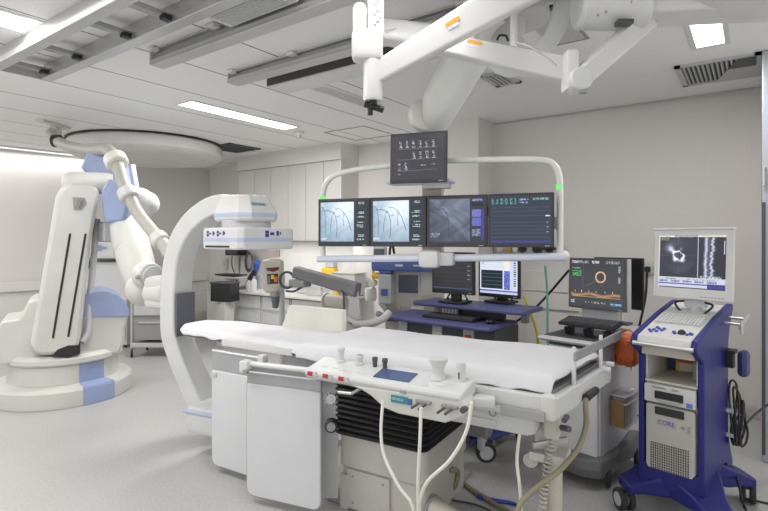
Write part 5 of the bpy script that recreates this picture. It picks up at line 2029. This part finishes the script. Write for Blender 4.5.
# casters seen under the table, on blue outrigger legs
tr = thing('blue_outrigger', 'dark blue outrigger leg on a grey castor seen below the table foot', 'trolley leg', ZP(485, 464, 0))
p_ = ZP(485, 464, 0)
MB().prism([P(470, 440, 3.45), P(520, 426, 3.5), P(522, 431, 3.5), P(472, 446, 3.45)], AWAY * .08).build('leg_bar', mat('bar_navy', (.04, .06, .26)), tr, bev=.004)
MB().box(P(478, 428, 3.5), (.18, .12, .10), bev=.02).build('bracket', GREY, tr)
MB().rod(P(486, 452, 3.44) - AWAY * .02, P(486, 452, 3.44) + AWAY * .02, .068, seg=26).build('wheel', RUBBER, tr, bev=.008)
MB().rod(P(486, 452, 3.44) - AWAY * .023, P(486, 452, 3.44) + AWAY * .023, .045, seg=20).build('hub', LGREY, tr)
MB().box(P(482, 443, 3.44), (.05, .07, .09), bev=.015).build('fork', LGREY, tr)
monitor('desk_monitor', 'blank-looking dark desk monitor with faint lines on the violet shelf', P(452.5, 273, 4.12), WZ, .395, .335, dark_traces(), BLACK, (.016, .016, .02, .03), .05, 'monitors on the workstation')
monitor('desk_monitor', 'bright desk monitor with white and blue window on the violet shelf', P(498.5, 276, 4.12), WZ - .08, .375, .345, work_screen(), BLACK, (.016, .016, .02, .03), .05, 'monitors on the workstation')
for i, o in enumerate([o for o in COL.objects if o.name.startswith('desk_monitor')]):
    hgt = o.location.z - up_z - .0175
    MB().box((0, .06, -hgt / 2 - .06), (.09, .04, hgt - .12), bev=.01).build('neck', BLACK, o, local=True)
    MB().box((0, .04, -hgt + .012), (.22, .17, .018), bev=.006).build('foot', BLACK, o, local=True)
    for s_ in (-1, 1):
        MB().tube([(s_ * .03, .08, -.12), (s_ * .10, .07, -.22), (s_ * .08, .08, -hgt + .03)], .006, 6).build('cable', BLACK, o, local=True)
def wpt(x, y, z):
    return WM[ws] @ V((x, y, z))


kk = thing('keyboard', 'black keyboard on the lower violet shelf of the workstation', 'keyboard', wpt(.02, -.12, lo_z + .0175), WZ)
MB().box((0, 0, .012), (.46, .16, .022), bev=.005).build('key_tray', BLACK, kk, local=True)
ks = MB()
for i in range(16):
    for j_ in range(5):
        ks.box((-.205 + i * .0273, -.056 + j_ * .028, .026), (.022, .022, .008))
ks.build('keys', DGREY, kk, local=True)
single('mouse', MB().ball(wpt(.36, -.13, lo_z + .034), .03, (1, 1.5, .6)), BLACK, 'black mouse on the lower violet shelf of the workstation', 'mouse', wpt(.36, -.13, lo_z + .0175))
single('electronics_box', MB().box(wpt(.10, .08, lo_z + .05), (.50, .14, .06), rot=WZ, bev=.006), BLACK, 'flat black electronics box between the two violet shelves', 'box', wpt(.10, .08, lo_z + .02))
b = MB()
for k in range(5):
    b.box(wpt(-.12 + k * .03, -.02, lo_z + .06), (.024, .04, .05), rot=WZ, bev=.006)
single('plug_strip', b, LGREY, 'small white plug strip under the upper violet shelf', 'plug strip', wpt(-.06, -.02, lo_z + .03))
# cables at the end of the workstation
single('yellow_cable', MB().tube([P(524, 296, 4.2), P(530, 312, 4.15), P(535, 325, 4.12), P(538, 340, 4.1), P(539, 380, 4.1), P(540, 431, 4.1)], .012, 6), mat('cable_yellow', (.62, .55, .10), .5), 'yellow cable hanging past the end of the violet shelves', 'cable', P(524, 296, 4.2))
single('green_line', MB().tube([P(545, 266, 3.34), P(547, 290, 3.5), P(547.5, 330, 3.6), P(548, 380, 3.6), P(548, 455, 3.62)], .008, 6), mat('line_green', (.16, .42, .36), .5), 'thin green line hanging from the monitor rack to the table', 'cable', P(545, 266, 3.34))
single('black_cable', MB().tube([P(569, 270, 3.72), P(552, 290, 3.9), P(535, 308, 4.0), P(516, 322, 4.1)], .009, 6), BLACK, 'black cable sloping from grey cart monitor to the violet shelf', 'cable', P(569, 270, 3.72))
# valves on the back wall between rack bar and bank
gv = P(530, 249, 5.0)
vlv = thing('gas_outlets', 'row of black and brass gas valves on the wall below the bank', 'gas valves', YP(530, 249, 5.47))
for px, m_, r_ in ((500, WARM, .03), (509, mat('brass', (.5, .35, .12), .35, .8), .035), (516, WARM, .03), (523, BLACK, .04), (537, BLACK, .045), (550, BLACK, .04)):
    c_ = YP(px, 249, 5.44)
    MB().rod(c_ - V((0, .03, 0)), c_ + V((0, .04, 0)), r_, seg=14).build('valve', m_, vlv)
MB().rod(YP(533, 248.5, 5.38), YP(556, 248.5, 5.38), .012).rod(YP(541, 243, 5.38), YP(541, 255, 5.38), .012).rod(YP(520, 247, 5.38), YP(530, 246, 5.38), .012).build('valve_levers', BLACK, vlv)
MB().box(YP(527, 249, 5.46), (.75, .03, .10), bev=.006).build('wall_plate', LGREY, vlv)

# ================================================================== ANAESTHESIA MACHINE
an_p = P(408, 300, 4.75)
AZ = math.atan2(RT[1], RT[0]) * .55
an = thing('anaesthesia_machine', 'beige anaesthesia machine with blue hood and small dark screen', 'anaesthesia machine', V((an_p.x, an_p.y, 0)), AZ)


def al(mb, name, m, **k):
    return mb.build(name, m, an, local=True, **k)


def az(py):
    return CAMH + 4.75 * (HY - py) / FPX


al(MB().box((.02, .22, .55), (.50, .42, 1.0), bev=.02), 'cabinet', CREAM)
al(MB().box((.03, .20, (az(329) + az(270)) / 2), (.42, .36, az(270) - az(329)), bev=.015), 'tower', mat('an_beige', (.60, .59, .53), .45))
al(MB().box((-.02, .14, (az(271) + az(261)) / 2), (.62, .46, az(261) - az(271)), bev=.02), 'blue_hood', mat('hood_blue', (.08, .13, .36), .4))
al(MB().box((-.06, -.097, az(265)), (.07, .006, .02)).box((.10, -.097, az(265)), (.06, .006, .015)), 'hood_marks', LEAD)
al(MB().box((.0, .015, az(284)), (.22, .02, .20), bev=.006), 'screen_frame', IVORY)
al(MB().box((.0, .003, az(284)), (.185, .01, .165), bev=.003), 'dark_screen', mat('an_screen', (.07, .085, .12), .25))
al(MB().rod((-.09, -.01, az(307)), (-.09, .03, az(307)), .022).rod((.12, -.01, az(301)), (.12, .03, az(301)), .022), 'dial', CREAM)
al(MB().box((.09, -.0, az(309)), (.12, .04, .05), bev=.01), 'control_block', WARM)
al(MB().box((.02, .05, az(320)), (.46, .24, .02), bev=.005), 'tray', DGREY)
# small display above
al(MB().box((-.30, .10, az(254)), (.13, .05, .13), rot=Matrix.Rotation(-.2, 3, 'X'), bev=.01), 'top_display', LGREY)
al(MB().box((-.30, .065, az(254)), (.10, .006, .09), rot=Matrix.Rotation(-.2, 3, 'X')), 'display_glass', DGREY)
al(MB().box((.0, .18, az(258)), (.34, .24, .07), bev=.01), 'manifold', IVORY)
for k in range(8):
    al(MB().rod((-.12 + k * .036, .05, az(257)), (-.12 + k * .036, .07, az(257)), .011), 'gauge_knob', DGREY)
al(MB().tube([(-.21, .12, az(262)), (-.20, .10, az(250)), (-.19, .14, az(244)), (-.17, .16, az(256))], .012, 8), 'black_hose', BLACK)
# vapouriser modules at the side
al(MB().box((-.20, -.02, az(289)), (.13, .14, .28), bev=.02), 'vaporiser', LGREY)
al(MB().box((-.20, -.095, az(292)), (.06, .006, .06)), 'vaporiser_label', mat('vap_blue', (.08, .12, .42), .5))
al(MB().box((-.20, -.02, az(272)), (.12, .12, .02), bev=.005), 'vaporiser_band', mat('vap_band', (.10, .15, .42), .5))
al(MB().rod((-.33, -.04, az(276)), (-.24, -.04, az(276)), .03, seg=14), 'yellow_valve', YELLOW)
al(MB().rod((-.34, -.05, az(284)), (-.34, .05, az(284)), .035).rod((-.34, 0, az(297)), (-.34, 0, az(262)), .018), 'absorber_post', WARM)
al(MB().lathe([(.001, 0), (.05, 0), (.055, .03), (.055, .10), (.05, .12), (.001, .12)], (-.36, .0, az(302)), 20), 'canister', WARM)
al(MB().tube([(-.24, -.06, az(303)), (-.18, -.09, az(310)), (-.20, -.08, az(316)), (-.28, -.05, az(314))], .028, 10), 'breathing_bag', GREY)

# ================================================================== GREY INJECTOR ARM BESIDE THE TABLE
gz = P(362, 310, 4.05)
ga = thing('swivel_arm', 'grey padded swivel arm on a curved grey base behind the table', 'support arm', V((gz.x, gz.y, 0)))
b = MB()
beam(b, P(296, 272, 4.35), P(358, 290, 4.05), .10, .10, .10, .11, .25)
b.build('padded_beam', mat('pad_grey', (.20, .20, .205), .6), ga, bev=.004)
b = MB().prism([P(347, 322, 4.05), P(349, 291, 4.05), P(358, 288, 4.05), P(361, 320, 4.05)], AWAY * .08)
b.build('upright', LGREY, ga, bev=.008)
MB().tube([P(344, 318, 4.02), P(356, 324, 4.0), P(372, 323, 4.0), P(384, 318, 4.05), P(389, 313, 4.1)], .03, 12).build('curved_base', mat('base_grey', (.50, .50, .49), .5), ga)
MB().rod(V((gz.x, gz.y, 0)), V((gz.x, gz.y, .86)), .05, seg=18).build('floor_post', LGREY, ga)
MB().lathe([(.001, 0), (.25, 0), (.24, .04), (.06, .06), (.001, .06)], V((gz.x, gz.y, 0)), 28).build('floor_foot', LGREY, ga)
MB().tube([P(339, 286, 4.1), P(343, 292, 4.06), P(344, 305, 4.03), P(345, 318, 4.0), P(352, 324, 3.98)], .009, 6).build('cable', DGREY, ga)
MB().box(P(300, 283, 4.33), (.18, .10, .06), bev=.012).build('clamp_block', GREY, ga)
MB().tube([P(287 + 7 * math.cos(a), 280 + 8 * math.sin(a), 4.4) for a in np.linspace(0, 6.0, 12)], .011, 8).build('ring_handle', DGREY, ga)
MB().tube([P(286, 291, 4.4), P(295, 291, 4.36), P(306, 284, 4.33), P(312, 280, 4.28)], .010, 6).build('wire', DGREY, ga)
p_ = P(327, 296, 4.3)
rl = thing('roll_pad', 'beige cylindrical pad behind the cream board', 'pad', P(335, 302, 4.15))
MB().rod(P(327, 300, 4.34), P(346, 303, 4.26), .055, seg=20).build('roll', CREAM, rl, bev=.012)
MB().rod(P(326.6, 300, 4.345), P(327.6, 300, 4.335), .058, seg=20).build('end_cap', LGREY, rl)

# ================================================================== CONTRAST INJECTOR ON A STAND
ij = P(269, 280, 4.55)
inj = thing('contrast_injector', 'beige contrast injector head with small colour display and dark syringe tip', 'injector', V((ij.x, ij.y, 0)))
MB().pprism([(262, 260), (279, 259), (281.5, 262), (281, 288), (277, 294), (265, 293), (262, 288)], 4.5, .13).build('injector_head', CREAM, inj, bev=.02)
MB().pprism([(266, 268), (279, 267), (278.5, 270), (273, 272), (267, 270.5)], 4.492, .02).build('dark_slot', mat('slot_maroon', (.10, .02, .02), .4), inj)
MB().pprism([(267, 274), (278, 273.5), (278, 283.5), (267.5, 284)], 4.492, .02).build('display', BLACK, inj)
MB().pprism([(271, 275), (274, 275), (274, 279), (271, 279)], 4.488, .01).build('display_icon', YELLOW, inj)
MB().pprism([(274, 277), (277.5, 276.5), (277.5, 282), (274, 282)], 4.488, .01).build('display_icon', ORANGE, inj)
MB().pprism([(267.8, 276), (270, 276), (270, 283), (267.8, 283)], 4.488, .01).build('display_icon', mat('icon_grey', (.15, .2, .15), .4), inj)
a_, b_ = P(276, 298, 4.46), P(276, 309, 4.46)
MB().rod(P(275.5, 308, 4.46), P(275.5, 294, 4.46), .026, .042, seg=20).build('syringe_tip', SLATE, inj, bev=.008)
MB().rod(P(275.5, 292, 4.46), P(275.5, 296, 4.46), .046, seg=20).build('collar', GREY, inj)
MB().pprism([(268, 251), (279, 250), (279, 257), (268, 258)], 4.52, .05).build('top_tab', mat('tab_pink', (.62, .50, .46), .5), inj)
pt = V((ij.x - .05, ij.y + .20, 0))
MB().rod(V((pt.x, pt.y, .05)), V((pt.x, pt.y, 1.25)), .025, seg=14).rod(V((pt.x, pt.y, 1.22)), P(268, 282, 4.60), .025, seg=12).build('stand_pole', LGREY, inj)
MB().box(V((pt.x, pt.y, .05)), (.5, .06, .05), bev=.01).box(V((pt.x, pt.y, .05)), (.06, .5, .05), bev=.01).build('stand_foot', GREY, inj)

# ================================================================== WALL CUPBOARDS AND COUNTER
ZB, ZT = 1.52, 2.63
cx0 = -6.70
xs_ = [-6.70, -6.32, -5.94, -5.57, -5.21, -4.87, -4.54]
clab = ['wall cupboard at the far corner end of the cream row, door of plain laminate', 'cream wall cupboard second from the corner end of the row', 'cream wall cupboard third from the corner end, above the injector',
        'cream wall cupboard fourth from the corner end of the row', 'cream wall cupboard second from the end by the wall monitors', 'cream wall cupboard at the end nearest the monitor bank']
clab[0] = 'cream wall cupboard at the far corner end of the row'
for k in range(6):
    x0, x1 = xs_[k], xs_[k + 1]
    t = thing('wall_cupboard', clab[k], 'cupboard', ((x0 + x1) / 2, 5.31, ZB), 0, 'cream wall cupboards')
    w_ = x1 - x0
    MB().box((0, .30, (ZT - ZB) / 2), (w_ - .002, .55, ZT - ZB)).build('carcass', CABI, t, local=True)
    MB().box((0, .012, (ZT - ZB) / 2), (w_ - .008, .022, ZT - ZB - .012), bev=.003).build('door', CABI, t, local=True)
    MB().box((0, .02, -.006), (w_ - .004, .03, .01)).build('finger_edge', GREY, t, local=True)
wt = MB().box((-5.33, 5.28, .765), (2.10, .80, .03), bev=.006)
CW = single('worktop', wt, TOPM, 'pale worktop running over the drawer units below the wall cupboards', 'worktop', (-5.45, 5.28, .75))
klab = ['drawer unit at the corner end of the counter, beside the waste box', 'drawer unit in the middle of the counter behind the injector', 'drawer unit at the monitor end of the counter']
for k in range(3):
    x0 = -6.34 + k * .60
    t = thing('drawer_unit', 'cream ' + klab[k], 'drawer unit', (x0 + .30, 4.95, 0), 0, 'counter drawer units')
    MB().box((0, .33, .408), (.58, .62, .65), bev=.004).box((0, .36, .05), (.54, .5, .1)).build('carcass', CABI, t, local=True)
    for j_ in range(3):
        d1 = MB().box((0, .01, .64 - j_ * .20), (.55, .022, .185), bev=.005).build('drawer', WHITE, t, local=True)
        MB().box((0, -.004, .725 - j_ * .20), (.5, .012, .012)).build('handle', LGREY, d1, local=True)
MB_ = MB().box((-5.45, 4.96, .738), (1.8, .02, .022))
o = MB_.build('counter_undershadow', DGREY, None, loc=(-5.45, 4.96, .738))  # dark strip painting the shadow under the counter edge
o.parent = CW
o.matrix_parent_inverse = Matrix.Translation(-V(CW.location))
lamp_area((-5.5, 5.55, 1.50), 1.9, .05, 5)  # added lamp, out of sight, to brighten the wall below the cupboards
# low cupboard left of the counter
t = thing('low_cupboard', 'pale low cupboard along the wall behind the C arm', 'cupboard', (-7.1, 5.3, 0))
MB().box((0, .3, .38), (.85, .55, .66), bev=.006).box((0, .32, .04), (.8, .5, .08)).build('carcass', CABI, t, local=True)
for x in (-.21, .21):
    MB().box((x, .015, .38), (.41, .022, .62), bev=.004).build('door', WHITE, t, local=True)
MB().box((0, .28, .72), (.9, .6, .025), bev=.005).build('top', TOPM, t, local=True)
# things on and around the counter
wb = P(218, 294, 7.3)
t = thing('waste_box', 'black open box hanging at the end of the counter', 'box', V((wb.x, wb.y, .66)))
MB().box(V((wb.x, wb.y + .12, .79)), (.34, .22, .26), rot=.3, bev=.012).build('box_body', BLACK, t)
MB().box(V((wb.x, wb.y + .12, .925)), (.36, .24, .02), rot=.3, bev=.005).build('rim', DGREY, t)
MB().box(V((wb.x, wb.y + .12, .33)), (.2, .16, .66), bev=.01).build('stand', CABI, t)
t = thing('wall_speaker', 'black box speaker mounted on the wall under the cupboards', 'speaker', YP(236, 251, 5.8))
p_ = YP(236, 251.5, 5.75)
MB().box(p_, (.34, .2, .13), bev=.012).build('speaker_body', BLACK, t)
MB().box(p_ - V((0, .102, 0)), (.3, .006, .1)).build('grille', DGREY, t)
single('speaker_wires', MB().tube([YP(232, 256, 5.72), YP(232, 266, 5.7), YP(235, 274, 5.55), YP(237, 281, 5.3)], .009, 6), BLACK, 'thin black wires hanging from the wall speaker', 'cable', YP(232, 256, 5.72))
single('speaker_wires', MB().tube([YP(240, 256, 5.72), YP(240, 268, 5.6), YP(238, 281, 5.32)], .007, 6), DGREY, 'thin grey wire beside the black speaker wires', 'cable', YP(240, 256, 5.72))
t = thing('wall_lamp', 'oval dark wall fixture beside the wall speaker', 'wall fixture', YP(249, 262, 5.8))
MB().ball(YP(248.5, 262, 5.78), .12, (.75, .4, 1.5)).build('shade', mat('fix_dark', (.10, .09, .085), .4), t)
MB().ball(YP(249.5, 262, 5.74), .09, (.6, .35, 1.4)).build('lens', GREY, t)
for px, lab in ((225, 'white double wall socket nearest the corner under the cupboards'), (236, 'white wall socket plate behind the speaker wires')):
    p_ = YP(px, 264, 5.88)
    t = thing('wall_socket', lab, 'socket', p_, 0, 'wall sockets under the cupboards')
    MB().box(p_, (.13, .02, .20), bev=.004).build('plate', WHITE, t)
    MB().box(p_ - V((0, .012, 0)), (.06, .01, .1), bev=.003).build('outlet', LGREY, t)
# laptop tray
t = thing('keyboard_tray', 'black flat keyboard tray standing on the counter end', 'tray', YP(232, 281, 5.3))
p_ = YP(231, 280, 5.25)
MB().box(V((p_.x, p_.y, .98)), (.50, .25, .02), bev=.006).build('tray_plate', BLACK, t)
MB().box(V((p_.x, p_.y, .945)), (.60, .28, .025), bev=.006).build('tray_base', LGREY, t)
MB().box(V((p_.x, p_.y, .855)), (.10, .16, .16), bev=.006).build('tray_foot', LGREY, t)


def counter_z():
    return .781


t = thing('clamp_lamp', 'grey clamp lamp leaning on the counter behind the bottles', 'lamp', V((YP(248, 285, 5.15).x, 5.15, .781)))
MB().rod(YP(243, 290, 5.15), YP(256, 268, 5.15), .025).build('arm', GREY, t)
MB().rod(YP(250, 279, 5.13), YP(255, 272, 5.13), .045).build('sleeve', BLACK, t)
p_ = YP(244, 291, 5.15)
MB().lathe([(.001, 0), (.10, 0), (.09, .03), (.02, .05), (.001, .05)], V((p_.x, p_.y, .781)), 20).build('foot', DGREY, t)
MB().rod(V((p_.x, p_.y, .80)), p_, .015).build('stem', DGREY, t)
MB().rod(YP(256, 270, 5.15), YP(257.5, 262, 5.1), .04, .05).build('blue_head', mat('head_blue', (.05, .12, .45), .4), t)
for (px, y_, h_, r_, m_, cap, lab) in ((254, 5.05, .22, .04, TRANSL, BLUEP, 'tall frosted bottle with pale cap beside the injector'),
                                       (249, 5.0, .16, .045, LGREY, WHITE, 'squat grey bottle in front of the clamp lamp'),
                                       (258.5, 5.34, .30, .055, mat('jar_grey', (.35, .36, .40), .3), GREY, 'tall grey jar partly behind the injector')):
    p_ = YP(px, 290, y_)
    o_ = V((p_.x, y_, .781))
    t = thing('bottle', lab, 'bottle', o_, 0, 'bottles on the counter')
    MB().lathe([(.001, 0), (r_, 0), (r_, h_ * .68), (r_ * .5, h_ * .82), (r_ * .4, h_ * .84), (.001, h_ * .84)], o_, 20).build('bottle_body', m_, t)
    MB().lathe([(.001, h_ * .84), (r_ * .45, h_ * .84), (r_ * .45, h_), (.001, h_)], o_, 16).build('cap', cap, t)
# glass boxes, yellow dispenser
for (px, w_, h_, dd_, lab) in ((318, .26, .17, 5.2, 'clear plastic box on the counter under the grey swivel arm'), (333, .20, .20, 5.15, 'taller clear plastic box next to the yellow bottle'), (306, .2, .11, 5.3, 'low clear plastic tray near the clamp ring')):
    p_ = YP(px, 290, dd_)
    o_ = V((p_.x, dd_, .781))
    t = thing('plastic_box', lab, 'box', o_, 0, 'clear boxes on the counter')
    MB().box(o_ + UP * h_ / 2, (w_, .18, h_), bev=.01).build('box_body', CLEARP, t)
    MB().box(o_ + UP * (h_ + .008), (w_ + .01, .19, .016), bev=.004).build('lid', LGREY, t)
p_ = YP(330, 272, 5.85)
t = thing('yellow_dispenser', 'yellow dispenser box mounted on the wall above the clear boxes', 'dispenser', p_)
MB().box(p_, (.26, .12, .14), bev=.03).build('dispenser_body', YELLOW, t)
MB().box(p_ + V((.03, 0, .14)), (.16, .10, .14), bev=.01).build('white_top', LGREY, t)
MB().box(p_ + V((.03, -.055, .205)), (.18, .03, .02)).build('dark_edge', DGREY, t)
p_ = YP(336, 293, 5.1)
o_ = V((p_.x, 5.1, .781))
t = thing('bottle', 'yellow necked bottle at the monitor end of the counter', 'bottle', o_, 0, 'bottles on the counter')
MB().lathe([(.001, 0), (.04, 0), (.04, .12), (.02, .16), (.001, .16)], o_, 18).build('bottle_body', YELLOW, t)
MB().lathe([(.001, .16), (.018, .16), (.018, .20), (.001, .20)], o_, 14).build('cap', DGREY, t)
p_ = YP(352, 284, 5.4)
t = thing('storage_case', 'pale storage case standing on the counter behind the swivel arm', 'case', V((p_.x - .1, 5.45, .781)))
MB().box(V((p_.x - .1, 5.45, .93)), (.42, .24, .29), bev=.02).build('case_body', LGREY, t)
MB().box(V((p_.x - .1, 5.45, 1.085)), (.44, .26, .02), bev=.006).build('case_lid', CREAM, t)
